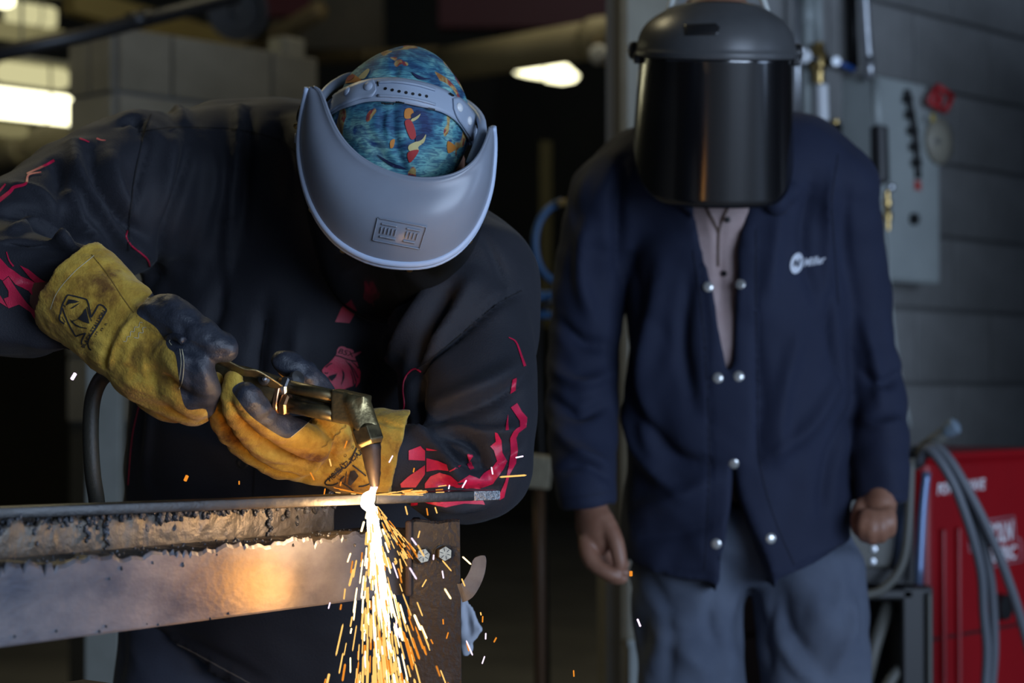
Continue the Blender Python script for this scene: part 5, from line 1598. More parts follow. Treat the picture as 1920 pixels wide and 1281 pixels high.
f.chain([P(790, 845, 2.445), P(752, 850, 2.441)], [0.050, 0.043], 0.004, ((0, 1, 0), 0.74), op='sub')
M = f.mesh(2)
M.folds([([(560, 905), (590, 890), (612, 870), (628, 835)], 0.0040, -0.005), ([(545, 898), (585, 882), (602, 858)], 0.0045, 0.004), ([(700, 785), (730, 795), (762, 803)], 0.003, -0.002),
         ([(640, 790), (620, 830), (612, 860)], 0.005, 0.003), ([(460, 842), (500, 868), (545, 880)], 0.005, -0.0025), ([(480, 850), (520, 862), (570, 862)], 0.006, 0.002),
         ([(575, 705), (600, 735), (612, 765)], 0.006, 0.002), ([(556, 700), (575, 725), (590, 752)], 0.004, -0.002), ([(520, 790), (545, 800), (560, 790)], 0.006, -0.002)],
        noise=[(0.045, 0.0013, (1, 1, 1)), (0.02, 0.0006, (1, 1, 1))])
INDEX_P = [(436, 728), (470, 715), (540, 745), (600, 740), (515, 695), (500, 650), (560, 645), (620, 690), (650, 760), (620, 775), (590, 785), (560, 808), (540, 822), (515, 812), (470, 780), (446, 750)]
g2 = M.obj('glove', m_two, wl, label='yellow gauntlet with curled fingers supporting the torch from below')
mask(g2, M, [INDEX_P])
GLB2 = M.bvh()
def g2dec(name, polys, m_, step=3.5, off=0.0007):
    return decal(name, GLB2, polys, m_, g2, step, off, **({'kind': 'stuff'} if len(polys) > 1 else {}))
k4 = lambda L: [(380 + x * 0.28112, 600 + y * 0.28112) for x, y in L]
l4 = lambda L, w0=2.8: stroke(k4(L), w0, None, 18)
g2dec('badge', [l4([(815, 1085), (830, 1065), (880, 1030), (940, 985)]), l4([(815, 1085), (830, 1098), (870, 1100), (905, 1085)]), l4([(1035, 840), (1010, 890), (985, 950), (950, 990)]), l4([(945, 1040), (920, 1075), (970, 1110), (1010, 1145)]),
                l4([(1000, 970), (1040, 1000), (1090, 1040)]), l4([(1160, 980), (1185, 1015), (1175, 1060)]), l4([(1040, 1110), (1080, 1105), (1130, 1085)]),
                k4([(1015, 1005), (1040, 1040), (1010, 1080), (985, 1105), (968, 1095), (975, 1050), (985, 1010)]), l4([(960, 1010), (955, 1060), (950, 1090)], 1.6)], m_ink, 3)
text_decal('lettering', GLB2, 'BLACK STALLION', k4([(1080, 880)])[0], ((850 - 1080) * 0.28112, (1080 - 880) * 0.28112), (-6.0, -8.0), m_ink, g2, 0.022, 0, 0.0007)
for (ch, x, y) in (('G', 1000, 850), ('O', 950, 905), ('M', 925, 965), ('n', 895, 1000)):
    text_decal('lettering', GLB2, ch, k4([(x + 14, y)])[0], (-4.4, 4.0), (-3.2, -4.2), m_ink, g2, 0.0, 0, 0.0007)
g2dec('stitching', [stroke([(762, 805), (764, 850), (752, 900), (735, 925)], 1.1), stroke([(545, 820), (570, 800), (590, 782)], 1.0)], m_stitch, 3)
g2dec('stitching', [l4([(985, 670), (950, 690), (955, 715), (915, 730), (915, 755), (880, 770), (870, 800), (835, 810), (825, 835), (790, 850)], 1.6)], m_suedes, 3)
# ------------------------------------------------------------------ cutting torch
m_tbrass = mat('dulled_brass', (0.34, 0.27, 0.13), 0.38, 0.85, var=(0.19, 0.15, 0.075), vscale=45, bump=0.08, bscale=200, rvar=0.1)
m_tdark = mat('sooted_brass', (0.085, 0.070, 0.042), 0.38, 0.75, var=(0.16, 0.128, 0.062), vscale=60, rvar=0.1)
m_copper = mat('copper_flange', (0.60, 0.33, 0.18), 0.32, 1.0, var=(0.45, 0.25, 0.13), vscale=80)
m_tip = mat('sooted_copper_tip', (0.022, 0.017, 0.016), 0.5, 0.4, var=(0.040, 0.027, 0.022), vscale=90)
m_steelt = mat('bright_steel', (0.60, 0.60, 0.62), 0.25, 1.0)
m_hose = mat('olive_hose', (0.030, 0.028, 0.020), 0.55, bump=0.1, bscale=300)
to = empty('cutting_torch', P(520, 735, 2.33), 'brass cutting torch with long lever and angled head held in both gauntlets', 'torch')
TA = P(250, 640, 2.345); TB = P(520, 738, 2.328)
lathe('handle', TA, TB - TA, [(0, 0.012), (0.03, 0.0125), (0.12, 0.0135), ((TB - TA).length - 0.065, 0.0140), ((TB - TA).length - 0.045, 0.0175), ((TB - TA).length - 0.012, 0.0195), ((TB - TA).length, 0.0195)], m_tdark, to, 24)
d_ = (P(645, 768, 2.300) - P(522, 745, 2.325)).normalized()
up_ = Vector((0.16, 0, 1)); up_ = (up_ - d_ * up_.dot(d_)).normalized(); sd_ = d_.cross(up_)
fc = P(526, 742, 2.322)
# flange: a rounded plate
V, F = [], []
for (o, sc_) in ((-0.003, 0.94), (-0.002, 1.0), (0.002, 1.0), (0.003, 0.94)):
    for k in range(24):
        a_ = 2 * math.pi * k / 24
        V.append(fc + d_ * o + up_ * (0.0215 * sc_ * math.copysign(abs(math.sin(a_)) ** 0.8, math.sin(a_))) + sd_ * (0.0145 * sc_ * math.copysign(abs(math.cos(a_)) ** 0.8, math.cos(a_))))
for i in range(3):
    for k in range(24):
        F.append((i * 24 + k, i * 24 + (k + 1) % 24, i * 24 + 24 + (k + 1) % 24, i * 24 + 24 + k))
F.append(tuple(range(23, -1, -1))); F.append(tuple(72 + k for k in range(24)))
sharp(mk('flange', V, F, m_copper, to))
TUB = [((534, 724, 2.318), (645, 748, 2.300), 0.0082), ((534, 758, 2.318), (645, 781, 2.298), 0.0090), ((540, 742, 2.335), (645, 766, 2.318), 0.0062)]
for (a_, b_, r_) in TUB:
    tube('gas_tube', [P(*a_), P(*b_)], r_, m_tdark, to, 16)
    dd = (P(*b_) - P(*a_)).normalized()
    lathe('tube_nut', P(*a_) - dd * 0.003, dd, [(0, r_ * 1.35), (0.002, r_ * 1.5), (0.007, r_ * 1.5), (0.009, r_ * 1.2)], m_steelt if r_ < 0.0085 else m_copper, to, 6, False)
lathe('valve_knob', P(553, 713, 2.345), (0.5, -0.6, 0.35), [(-0.012, 0.004), (-0.004, 0.005), (-0.002, 0.0095), (0.006, 0.0100), (0.008, 0.0085), (0.009, 0.0)], m_steelt, to, 20)
# head block: flat-sided casting from the tubes to the elbow, then the neck going down
f = Field((P(620, 800, 2.3).x, 2.262, P(600, 850, 2.3).z), (P(735, 800, 2.3).x, 2.345, P(600, 715, 2.3).z), 0.0022)
Rt = Matrix((d_, sd_, up_)).transposed()
f.rbox(P(655, 764, 2.299), Rt, (0.0215, 0.0130, 0.0195), 0.0035, 0.002)
NK0, NK1 = P(668, 755, 2.297), P(687, 812, 2.290)
nd = (NK1 - NK0).normalized()
Rn = Matrix((frame(nd, (0.3, -1, 0)).col[0], frame(nd, (0.3, -1, 0)).col[1], nd)).transposed()
f.rbox((P(668, 750, 2.297) + P(685, 806, 2.2905)) / 2, Rn, (0.0150, 0.0142, 0.024), 0.0075, 0.003)
f.half(P(672, 738, 2.297), Vector((0.18, -0.1, 1)))
f.half(NK1, nd)
f.mesh(2).obj('head', m_tbrass, to)
# tip nut: hexagon
R = frame(nd)
c0 = P(683, 799, 2.2905)
V, F = [], []
for (t_, r_, n_) in ((0, 0.0150, 0), (0.003, 0.0182, 0), (0.0205, 0.0182, 0), (0.0245, 0.0145, 0), (0.0248, 0.009, 0)):
    for k in range(6):
        a_ = 0.35 + k * math.pi / 3
        V.append(c0 + R @ Vector((r_ * math.cos(a_), r_ * math.sin(a_), t_)))
for i in range(4):
    for k in range(6):
        F.append((i * 6 + k, i * 6 + (k + 1) % 6, i * 6 + 6 + (k + 1) % 6, i * 6 + 6 + k))
F.append(tuple(range(5, -1, -1))); F.append(tuple(24 + k for k in range(6)))
o = mk('tip_nut', V, F, m_tdark, to, False)
bv = o.modifiers.new('bevel', 'BEVEL'); bv.width = 0.0012; bv.segments = 2
T0, T1 = c0 + nd * 0.023, P(703, 913, 2.284)
tl = (T1 - T0).length
lathe('tip', T0, T1 - T0, [(0, 0.0118), (0.004, 0.0122), (0.008, 0.0112), (tl * 0.55, 0.0092), (tl * 0.62, 0.0084), (tl - 0.003, 0.0058), (tl, 0.0046), (tl, 0.0)], m_tip, to, 20)
# lever: a flat bar with a bright edge, stepping down to its pivot
LV = spline([list(P(*q)) for q in ((330, 645, 2.300), (380, 662, 2.292), (420, 680, 2.290), (455, 697, 2.292), (478, 700, 2.294), (500, 712, 2.300), (522, 727, 2.310))], 40)
V, F = [], []
for i in range(40):
    p = Vector(LV[i]); t_ = Vector(LV[min(39, i + 1)] - LV[max(0, i - 1)]).normalized()
    s_ = Vector((0.30, -0.8, 0.52)); s_ = (s_ - t_ * s_.dot(t_)).normalized(); u_ = s_.cross(t_).normalized()
    if u_.z < 0: u_ = -u_
    hw = 0.0062
    for (a_, b_) in ((-1, -0.0016), (1, -0.0016), (1, 0.0016), (-1, 0.0016)):
        V.append(p + s_ * (hw * a_) + u_ * b_)
for i in range(39):
    for k in range(4):
        a_, b_ = i * 4 + k, i * 4 + (k + 1) % 4
        F.append((a_, b_, b_ + 4, a_ + 4))
F.append((3, 2, 1, 0)); F.append((156, 157, 158, 159))
lv = mk('lever', V, F, m_tdark, to, False)
tube('lever_edge', [(Vector(V[i * 4 + 1]) + Vector(V[i * 4 + 2])) / 2 for i in range(40)], 0.0015, m_tbrass, lv, 6)
lathe('lever_pivot', P(496, 712, 2.302), (0, -1, 0.1), [(-0.006, 0.007), (0.006, 0.007), (0.008, 0.004), (0.008, 0)], m_black, to, 16)
lathe('pivot_screw', P(496, 711, 2.292), (0, -1, 0.1), [(0, 0.003), (0.002, 0.0026), (0.0026, 0.0)], m_steelt, to, 12)
for (x, y) in ((425, 712), (455, 722)):
    lathe('handle_ring', P(x, y, 2.336), TB - TA, [(-0.004, 0.0150), (-0.002, 0.0162), (0.002, 0.0162), (0.004, 0.0150)], m_tbrass, to, 18)
lathe('fitting', P(238, 697, 2.385), P(210, 690, 2.41) - P(238, 697, 2.385), [(-0.02, 0.008), (0, 0.009), (0.002, 0.0115), (0.012, 0.0115), (0.014, 0.0095), (0.02, 0.0095)], m_brass, to, 12)
tube('rear_tube', [TA, P(215, 655, 2.36), P(205, 690, 2.40), P(225, 695, 2.395)], 0.0085, m_tdark, to, 12, 16)
tube('hose', [P(228, 695, 2.398), P(208, 698, 2.412), P(187, 715, 2.42), P(173, 755, 2.42), P(170, 820, 2.42), P(174, 890, 2.415), P(182, 950, 2.40), P(176, 1010, 2.36), P(140, 1080, 2.30), P(40, 1140, 2.26), P(-120, 1170, 2.22), P(-260, 1300, 2.2)], 0.0098, m_hose, to, 14, 70)

# ------------------------------------------------------------------ sparks, molten metal and the flame's light
m_s1 = lamp_mat('spark_white', (1.0, 0.74, 0.36), 3.4, False)
m_s2 = lamp_mat('spark_yellow', (1.0, 0.56, 0.15), 1.25, False)
m_s3 = lamp_mat('spark_orange', (1.0, 0.32, 0.03), 0.9, False)
m_s4 = lamp_mat('spark_violet', (0.95, 0.74, 1.0), 1.6, False)
m_hot = lamp_mat('molten_steel', (1.0, 0.86, 0.62), 14.0, False)
CUT = P(695, 934, 2.285)
rs = random.Random(3)
SV, SF, SM = [], [], []
def sliver(p, d, L, r, mi, SV=SV, SF=SF, SM=SM):
    d = Vector(d).normalized()
    s_ = d.cross(Vector((0, 1, 0.1))).normalized(); u_ = s_.cross(d)
    b = len(SV)
    SV.append(p - d * (L / 2)); SV.append(p + d * (L / 2))
    for t_ in (-0.42, 0.42):
        for k in range(4):
            a_ = k * math.pi / 2
            SV.append(p + d * (L * t_) + s_ * (r * math.cos(a_)) + u_ * (r * math.sin(a_)))
    for k in range(4):
        k2 = (k + 1) % 4
        SF.append((b, b + 2 + k2, b + 2 + k)); SF.append((b + 1, b + 6 + k, b + 6 + k2))
        SF.append((b + 2 + k, b + 2 + k2, b + 6 + k2, b + 6 + k))
        SM.extend((mi, mi, mi))
# the fall: a cone of glowing slivers below the cut, leaning to the camera
ZC = CUT.z
for i in range(760):
    t = rs.random() ** 0.75
    drop = 0.010 + t * 0.40
    core = rs.random() < 0.5
    w_ = 0.0030 + drop * (0.13 if core else 0.30)
    dx = rs.gauss(0.0, 0.5) * w_ + drop * 0.105
    dy = -0.012 - drop * 0.16 + rs.gauss(0, 0.4) * w_
    p = CUT + Vector((dx, dy, -drop))
    vel = Vector((dx * 1.05 / drop + rs.gauss(0, 0.02), dy / drop * 0.6, -1))
    L = rs.uniform(0.010, 0.046) * (0.45 + t)
    r_ = rs.uniform(0.0006, 0.0014)
    q = rs.random()
    if t < 0.35: mi_ = 0 if q < 0.6 else 1
    elif core: mi_ = 0 if q < 0.22 else (1 if q < 0.9 else 2)
    else: mi_ = 0 if q < 0.08 else (1 if q < 0.74 else 2)
    sliver(p, vel, L, r_, mi_)
# side sprays along the bar
for i in range(46):
    s_ = rs.uniform(0.004, 0.08); sg = 1 if rs.random() < 0.8 else -0.55
    d = Vector((sg, rs.uniform(-0.3, 0.1), rs.uniform(-0.02, 0.14)))
    sliver(CUT + Vector((0.004 * sg, -0.006, 0.004)) + d * s_, d, rs.uniform(0.006, 0.02), 0.0005, 1 if rs.random() < 0.4 else 2)
for i in range(60):
    a_ = rs.uniform(0.35, 0.9); s_ = rs.uniform(0.008, 0.075)
    d = Vector((a_, rs.uniform(-0.4, -0.1), -1))
    sliver(CUT + Vector((0.004, -0.008, -0.004)) + d.normalized() * s_ * 1.1, d, rs.uniform(0.004, 0.014), 0.0006, 1 if rs.random() < 0.6 else 2)
# loose sparks round about
for (x, y) in ((450, 905), (488, 997), (430, 985), (620, 870), (583, 893), (650, 836), (812, 1048), (800, 960), (815, 955), (906, 1160), (912, 1195), (930, 1198), (875, 1215), (785, 1000), (760, 955),
               (1078, 1265), (905, 1240), (870, 905), (775, 880), (735, 862), (640, 905), (610, 925), (845, 915), (925, 885), (830, 1075), (795, 1092), (830, 1165), (840, 1190), (900, 1150), (868, 1090)):
    p = P(x + rs.uniform(-3, 3), y + rs.uniform(-3, 3), rs.uniform(2.25, 2.38))
    sliver(p, (rs.uniform(-0.6, 0.6), 0, -1), rs.uniform(0.004, 0.011), 0.0008, rs.choice((1, 2, 2, 3, 3)))
for i in range(60):
    y = rs.uniform(1010, 1281); x = rs.gauss(735, 62)
    sliver(P(x, y, rs.uniform(2.12, 2.30)), ((x - 695) / (y - 880) + rs.gauss(0, 0.08), 0, -1), rs.uniform(0.006, 0.02), 0.0008, rs.choice((0, 1, 2, 2, 3)))
sh = mk('spark_shower', SV, SF, None, None, False, mats=[m_s1, m_s2, m_s3, m_s4], midx=SM, label='shower of glowing sparks falling from the cut below the torch tip', cat='sparks', kind='stuff')
# molten bead, flame and jet at the cut
fl = empty('cutting_flame', CUT, 'white-hot molten bead and jet where the torch tip meets the bar', 'flame')
f = Field(CUT - Vector((0.02, 0.02, 0.03)), CUT + Vector((0.02, 0.02, 0.03)), 0.0012)
f.chain([CUT + Vector((0.004, -0.004, 0.009)), CUT + Vector((-0.002, -0.009, 0.0)), CUT + Vector((-0.004, -0.010, -0.006)), CUT + Vector((0.003, -0.010, -0.014))], [0.0028, 0.0072, 0.0062, 0.0055], 0.003)
f.mesh(1).obj('molten_bead', m_hot, fl)
lathe('flame_cone', T1 - nd * 0.001, CUT + Vector((0.0, -0.004, 0.0)) - T1, [(0, 0.0042), (0.006, 0.0040), (0.014, 0.0034), (0.020, 0.0030)], m_s4, fl, 14)
J = [CUT + Vector((0.002, -0.011, -0.010)), CUT + Vector((0.006, -0.016, -0.05)), CUT + Vector((0.014, -0.024, -0.10)), CUT + Vector((0.024, -0.034, -0.15))]
tube('molten_jet', J, [0.0060, 0.0075, 0.0060, 0.0010], m_hot, fl, 12, 24)
def lone(x, y, d, dirv, L, r, mi_, label):
    V, F, M_ = [], [], []
    sliver(P(x, y, d), dirv, L, r, 0, V, F, M_)
    mk('flying_spark', V, F, mi_, None, False, label=label, cat='spark')
lone(138, 706, 2.4, (0.6, 0, 1), 0.010, 0.0022, m_s4, 'lone violet-white spark left of the torch hose')
lone(349, 897, 2.35, (0.45, 0, 1), 0.008, 0.0020, m_s3, 'lone orange spark above the bar below the left gauntlet')
lone(962, 893, 2.30, (1, 0, 0.07), 0.032, 0.0010, m_s2, 'long flat spark streaking off past the flaming elbow')
lone(974, 857, 2.36, (1, 0, 0.2), 0.010, 0.0009, m_s4, 'small violet spark beside the crimson elbow print')
lone(1198, 1168, 2.5, (-0.4, 0, 1), 0.011, 0.0012, m_s4, 'violet spark over the left knee of the standing person')
lone(1183, 1076, 2.5, (0, 0, 1), 0.007, 0.0020, m_s3, 'orange spark beside the hanging hand of the standing person')

def point(name, loc, power, col, r):
    l = bpy.data.lights.new(name, 'POINT'); l.energy = power; l.color = col; l.shadow_soft_size = r
    o = bpy.data.objects.new(name, l); o.location = loc; COL.objects.link(o); return o
point('flame_light', CUT + Vector((0.002, -0.036, -0.018)), 1.7, (1.0, 0.60, 0.26), 0.012)
point('spark_light', CUT + Vector((-0.01, -0.05, -0.10)), 1.2, (1.0, 0.37, 0.035), 0.04)
point('spark_light_low', CUT + Vector((0.03, -0.07, -0.24)), 0.45, (1.0, 0.38, 0.05), 0.05)
# ------------------------------------------------------------------ the standing person in the navy coat
m_navy = mat('navy_cotton', (0.0105, 0.0150, 0.0370), 0.78, sheen=0.03, var=(0.014, 0.0195, 0.045), vscale=6, bump=0.14, bscale=480, spec=0.3)
m_navyd = mat('navy_seam', (0.007, 0.010, 0.026), 0.85)
m_grey_jean = mat('faded_blue_jeans', (0.066, 0.082, 0.122), 0.85, var=(0.096, 0.115, 0.158), vscale=7, bump=0.18, bscale=500)
m_pink = mat('pale_pink_shirt', (0.40, 0.29, 0.28), 0.8, var=(0.46, 0.35, 0.34), vscale=30)
m_skin2 = mat('skin_warm', (0.23, 0.105, 0.065), 0.48, var=(0.28, 0.14, 0.09), vscale=40)
m_snap = mat('pearl_snap', (0.62, 0.62, 0.60), 0.18, 0.6)
by = empty('person', (0.38, 3.4, 0), 'person standing in navy snap coat and faded jeans, arms hanging, dark visor over the face', 'person')
I3 = Matrix.Identity(3)
H2 = P(1341, 104, 3.19)
pit = math.radians(11)
F2 = Vector((-0.03, -math.cos(pit), -math.sin(pit))).normalized(); L2 = Vector((1, -0.03, -0.02)); L2 = (L2 - F2 * L2.dot(F2)).normalized(); U2 = L2.cross(-F2).normalized()
if U2.z < 0: U2 = -U2
R2 = Matrix((L2, F2, U2)).transposed()
HS = 0.967
def Gp(l, f_, u): return H2 + (L2 * l + F2 * f_ + U2 * u) * HS

# --- body
f = Field((0.02, 3.00, 0.0), (0.74, 3.62, 1.93), 0.0095)
f.ell(Gp(0, 0, 0.02), R2, (0.074, 0.094, 0.088), 0.02)
f.ell(Gp(0, 0.035, -0.07), R2, (0.054, 0.055, 0.075), 0.03)
f.cone(Gp(0, 0.098, -0.02), Gp(0, 0.115, -0.055), 0.010, 0.015, 0.012)
f.chain([Gp(-0.018, 0.082, -0.098), Gp(0.018, 0.082, -0.098)], [0.008, 0.008], 0.008)
for s in (-1, 1):
    f.ell(Gp(0.078 * s, -0.005, -0.02), R2, (0.012, 0.020, 0.033), 0.008)
    f.ell(Gp(0.032 * s, 0.096, -0.01), R2, (0.015, 0.012, 0.010), 0.006, 'sub')
f.chain([Gp(0, -0.02, -0.10), P(1370, 330, 3.36)], [0.056, 0.062], 0.03)
f.chain([P(1370, 400, 3.38), P(1385, 650, 3.38), P(1395, 900, 3.41)], [0.125, 0.12, 0.105], 0.03, ((0, 1, 0), 0.62))
f.chain([P(1155, 372, 3.36), P(1360, 340, 3.38), P(1565, 362, 3.36)], [0.038, 0.055, 0.038], 0.03)
ARM_L = [P(1155, 378, 3.36), P(1108, 560, 3.38), P(1090, 740, 3.36), P(1100, 880, 3.29), P(1112, 960, 3.27)]
ARM_R = [P(1566, 370, 3.36), P(1617, 560, 3.38), P(1646, 760, 3.36), P(1653, 890, 3.31), P(1652, 950, 3.30)]
f.chain(ARM_L, [0.034, 0.028, 0.025, 0.025, 0.025], 0.012, n=9)
f.chain(ARM_R, [0.034, 0.026, 0.024, 0.024, 0.024], 0.012, n=9)
for (hx, kx) in ((P(1292, 1100, 3.4).x, P(1295, 1300, 3.4).x), (P(1517, 1100, 3.4).x, P(1532, 1300, 3.4).x)):
    f.chain([(hx, 3.42, 0.88), (kx, 3.37, 0.48), (kx, 3.44, 0.09)], [0.075, 0.055, 0.042], 0.02)
    f.chain([(kx, 3.46, 0.045), (kx, 3.31, 0.035)], [0.04, 0.032], 0.02)
body = f.mesh(1).obj('body', m_skin2, by)
# hands (finer mesh, continuing from the wrists inside the cuffs)
def hand(name, ext, palm, fingers, wrist):
    (x0, y0, x1, y1, da, db) = ext
    f = Field((P(x0, y0, 3.27).x, da, P(x0, y1, 3.27).z), (P(x1, y0, 3.27).x, db, P(x0, y0, 3.27).z), 0.0034)
    f.chain([P(*q) for q in wrist], [0.027, 0.026, 0.030], 0.012, ((0.8, 0.6, 0), 0.8))
    for q, r_ in palm: f.ell(P(*q), frame((0.5, -0.8, 0.0)), r_, 0.016)
    for pts, rr_ in fingers: f.chain([P(*q) for q in pts], rr_, 0.006, n=9)
    f.mesh(2).obj(name, m_skin2, body)
hand('hand', (1055, 900, 1205, 1115, 3.16, 3.36),
     [((1120, 1000, 3.265), (0.022, 0.040, 0.034)), ((1112, 985, 3.27), (0.02, 0.032, 0.032))],
     [([(1098, 1015, 3.255), (1108, 1050, 3.240), (1135, 1072, 3.228), (1160, 1082, 3.225)], [0.0125, 0.0120, 0.0105, 0.0085]),
      ([(1108, 1022, 3.270), (1120, 1058, 3.258), (1146, 1080, 3.250), (1168, 1085, 3.248)], [0.0125, 0.0120, 0.0105, 0.0085]),
      ([(1116, 1020, 3.288), (1130, 1055, 3.280), (1152, 1074, 3.275), (1172, 1074, 3.272)], [0.0120, 0.0112, 0.0100, 0.0080]),
      ([(1124, 1015, 3.304), (1140, 1045, 3.300), (1158, 1060, 3.296), (1172, 1058, 3.294)], [0.0110, 0.0100, 0.0090, 0.0075]),
      ([(1135, 975, 3.25), (1152, 1010, 3.235), (1160, 1040, 3.228), (1164, 1064, 3.226)], [0.0140, 0.0125, 0.0110, 0.0085])],
     [(1103, 925, 3.285), (1108, 955, 3.275), (1115, 980, 3.27)])
hand('hand', (1590, 900, 1715, 1045, 3.18, 3.38),
     [((1645, 950, 3.29), (0.018, 0.030, 0.024))],
     [([(1624, 965, 3.262), (1620, 985, 3.255), (1620, 1000, 3.262), (1622, 1008, 3.275)], [0.0115, 0.0110, 0.0100, 0.0085]),
      ([(1638, 968, 3.258), (1635, 992, 3.250), (1635, 1006, 3.258), (1636, 1012, 3.272)], [0.0115, 0.0110, 0.0100, 0.0085]),
      ([(1653, 967, 3.258), (1652, 990, 3.250), (1652, 1003, 3.258), (1652, 1009, 3.272)], [0.0112, 0.0106, 0.0098, 0.0082]),
      ([(1667, 962, 3.262), (1668, 980, 3.255), (1668, 993, 3.262), (1667, 1000, 3.274)], [0.0105, 0.0098, 0.0090, 0.0076]),
      ([(1618, 945, 3.300), (1610, 965, 3.290), (1608, 985, 3.282), (1612, 998, 3.278)], [0.0125, 0.0115, 0.0100, 0.0080])],
     [(1653, 905, 3.31), (1652, 930, 3.30), (1648, 950, 3.292)])

# --- jeans and boots
f = Field((0.12, 3.22, 0.06), (0.66, 3.62, 1.0), 0.009)
f.ell((P(1400, 1060, 3.42).x, 3.43, 0.955), I3, (0.180, 0.12, 0.105), 0.03)
for (hx, kx) in ((P(1292, 1100, 3.4).x, P(1295, 1300, 3.4).x), (P(1517, 1100, 3.4).x, P(1532, 1300, 3.4).x)):
    f.chain([(hx, 3.42, 0.87), (kx, 3.37, 0.48), (kx, 3.44, 0.10)], [0.100, 0.080, 0.080], 0.012, n=7)
M = f.mesh(2)
M.folds([([(1200, 1110), (1250, 1160), (1320, 1180)], 0.012, 0.008), ([(1220, 1180), (1290, 1230), (1340, 1281)], 0.014, 0.007), ([(1240, 1130), (1260, 1200), (1250, 1281)], 0.012, -0.008),
         ([(1340, 1100), (1330, 1160), (1350, 1220)], 0.010, -0.009), ([(1590, 1080), (1560, 1150), (1500, 1210)], 0.014, 0.008), ([(1600, 1120), (1590, 1200), (1560, 1281)], 0.011, 0.009),
         ([(1470, 1110), (1480, 1180), (1530, 1240)], 0.012, -0.010), ([(1460, 1200), (1490, 1250), (1540, 1285)], 0.010, 0.009), ([(1540, 1100), (1520, 1170), (1470, 1190)], 0.012, 0.006),
         ([(1450, 1120), (1440, 1190), (1445, 1260)], 0.008, -0.006)], noise=[(0.14, 0.008, (1, 1, 0.7)), (0.07, 0.002, (1, 1, 0.8))])
M.obj('jeans', m_grey_jean, by)
for kx in (P(1295, 1300, 3.4).x, P(1532, 1300, 3.4).x):
    f = Field((kx - 0.08, 3.22, 0), (kx + 0.08, 3.56, 0.17), 0.008)
    f.chain([(kx, 3.47, 0.14), (kx, 3.46, 0.055)], [0.052, 0.05], 0.02).chain([(kx, 3.45, 0.05), (kx, 3.31, 0.045)], [0.05, 0.046], 0.02)
    f.half((0, 0, 0.006), (0, 0, -1))
    f.mesh(2).obj('boot', m_black, by)

# --- shirt seen in the open front
f = Field((0.10, 3.10, 0.95), (0.62, 3.56, 1.60), 0.0085)
f.chain([P(1365, 440, 3.365), P(1385, 650, 3.365), P(1385, 740, 3.375)], [0.138, 0.143, 0.125], 0.03, ((0, 1, 0), 0.69))
f.chain([P(1362, 330, 3.34), P(1362, 390, 3.33)], [0.066, 0.075], 0.03)
M = f.mesh(2)
M.folds([([(1346, 390), (1350, 500), (1358, 650)], 0.006, -0.006), ([(1325, 390), (1340, 450), (1350, 520)], 0.01, 0.004)])
sh2 = M.obj('shirt', m_pink, by)
SB = M.bvh()
decal('shirt_cord', SB, [stroke([(1322, 385), (1335, 410), (1347, 436)], 4), stroke([(1372, 378), (1356, 408), (1347, 440), (1346, 500)], 4)], mat('brown_cord', (0.06, 0.03, 0.015), 0.7), sh2, 5, 0.0015)
for (x, y) in ((1364, 412), (1358, 513)):
    r = ray(x, y).normalized(); h_ = SB.ray_cast(CO, r)
    if h_[0]: lathe('button', h_[0], h_[1], [(0, 0.0050), (0.002, 0.005), (0.0025, 0)], m_black, sh2, 12)

# --- coat
f = Field((0.02, 2.98, 0.72), (0.76, 3.66, 1.72), 0.0064)
f.chain([P(1375, 400, 3.38), P(1385, 560, 3.37), P(1385, 760, 3.37), P(1390, 1000, 3.39), P(1395, 1150, 3.40)], [0.176, 0.174, 0.176, 0.192, 0.200], 0.05, ((0, 1, 0), 0.68))
f.chain([P(1152, 372, 3.36), P(1220, 345, 3.38), P(1365, 325, 3.39), P(1490, 322, 3.38), P(1566, 354, 3.36)], [0.074, 0.088, 0.095, 0.090, 0.074], 0.045)
f.chain([P(1300, 290, 3.40), P(1365, 300, 3.42), P(1450, 285, 3.40)], [0.055, 0.05, 0.055], 0.03)
f.chain([P(1150, 380, 3.36), P(1114, 490, 3.385), P(1098, 620, 3.385), P(1090, 760, 3.365), P(1099, 880, 3.30), P(1104, 950, 3.285)], [0.073, 0.062, 0.057, 0.058, 0.050, 0.0455], 0.012, n=11)
f.chain([P(1568, 366, 3.36), P(1600, 490, 3.385), P(1622, 620, 3.385), P(1643, 760, 3.365), P(1652, 880, 3.32), P(1655, 944, 3.31)], [0.072, 0.056, 0.048, 0.047, 0.042, 0.039], 0.012, n=11)
# collar tips
f.chain([P(1425, 345, 3.262), P(1452, 378, 3.255), P(1484, 358, 3.275)], [0.014, 0.013, 0.010], 0.01)
f.chain([P(1275, 340, 3.272), P(1290, 375, 3.262), P(1302, 400, 3.262)], [0.014, 0.012, 0.008], 0.01)
# the open front: V above, gap below, slanting hems, cut cuffs
def xz(L, d=3.24): return [(P(x, y, d).x, P(x, y, d).z) for x, y in L]
f.cut_prism(xz([(1300, 300), (1412, 300), (1404, 390), (1388, 460), (1380, 560), (1376, 640), (1373, 692), (1366, 692), (1352, 620), (1340, 540), (1318, 450), (1300, 385)]), 3.36)
f.cut_prism(xz([(1374, 872), (1380, 872), (1392, 930), (1412, 985), (1440, 1055), (1460, 1120), (1460, 1400), (1345, 1400), (1352, 1100), (1362, 1020), (1370, 950)]), 3.42)
f.cut_prism(xz([(1000, 1500), (1000, 963), (1100, 956), (1152, 946), (1160, 985), (1172, 1040), (1185, 1062), (1260, 1085), (1345, 1100), (1355, 1500)]), 9.0, 0.003)
f.cut_prism(xz([(1458, 1092), (1530, 1062), (1610, 1018), (1612, 948), (1697, 946), (1760, 946), (1760, 1500), (1458, 1500)]), 9.0, 0.003)
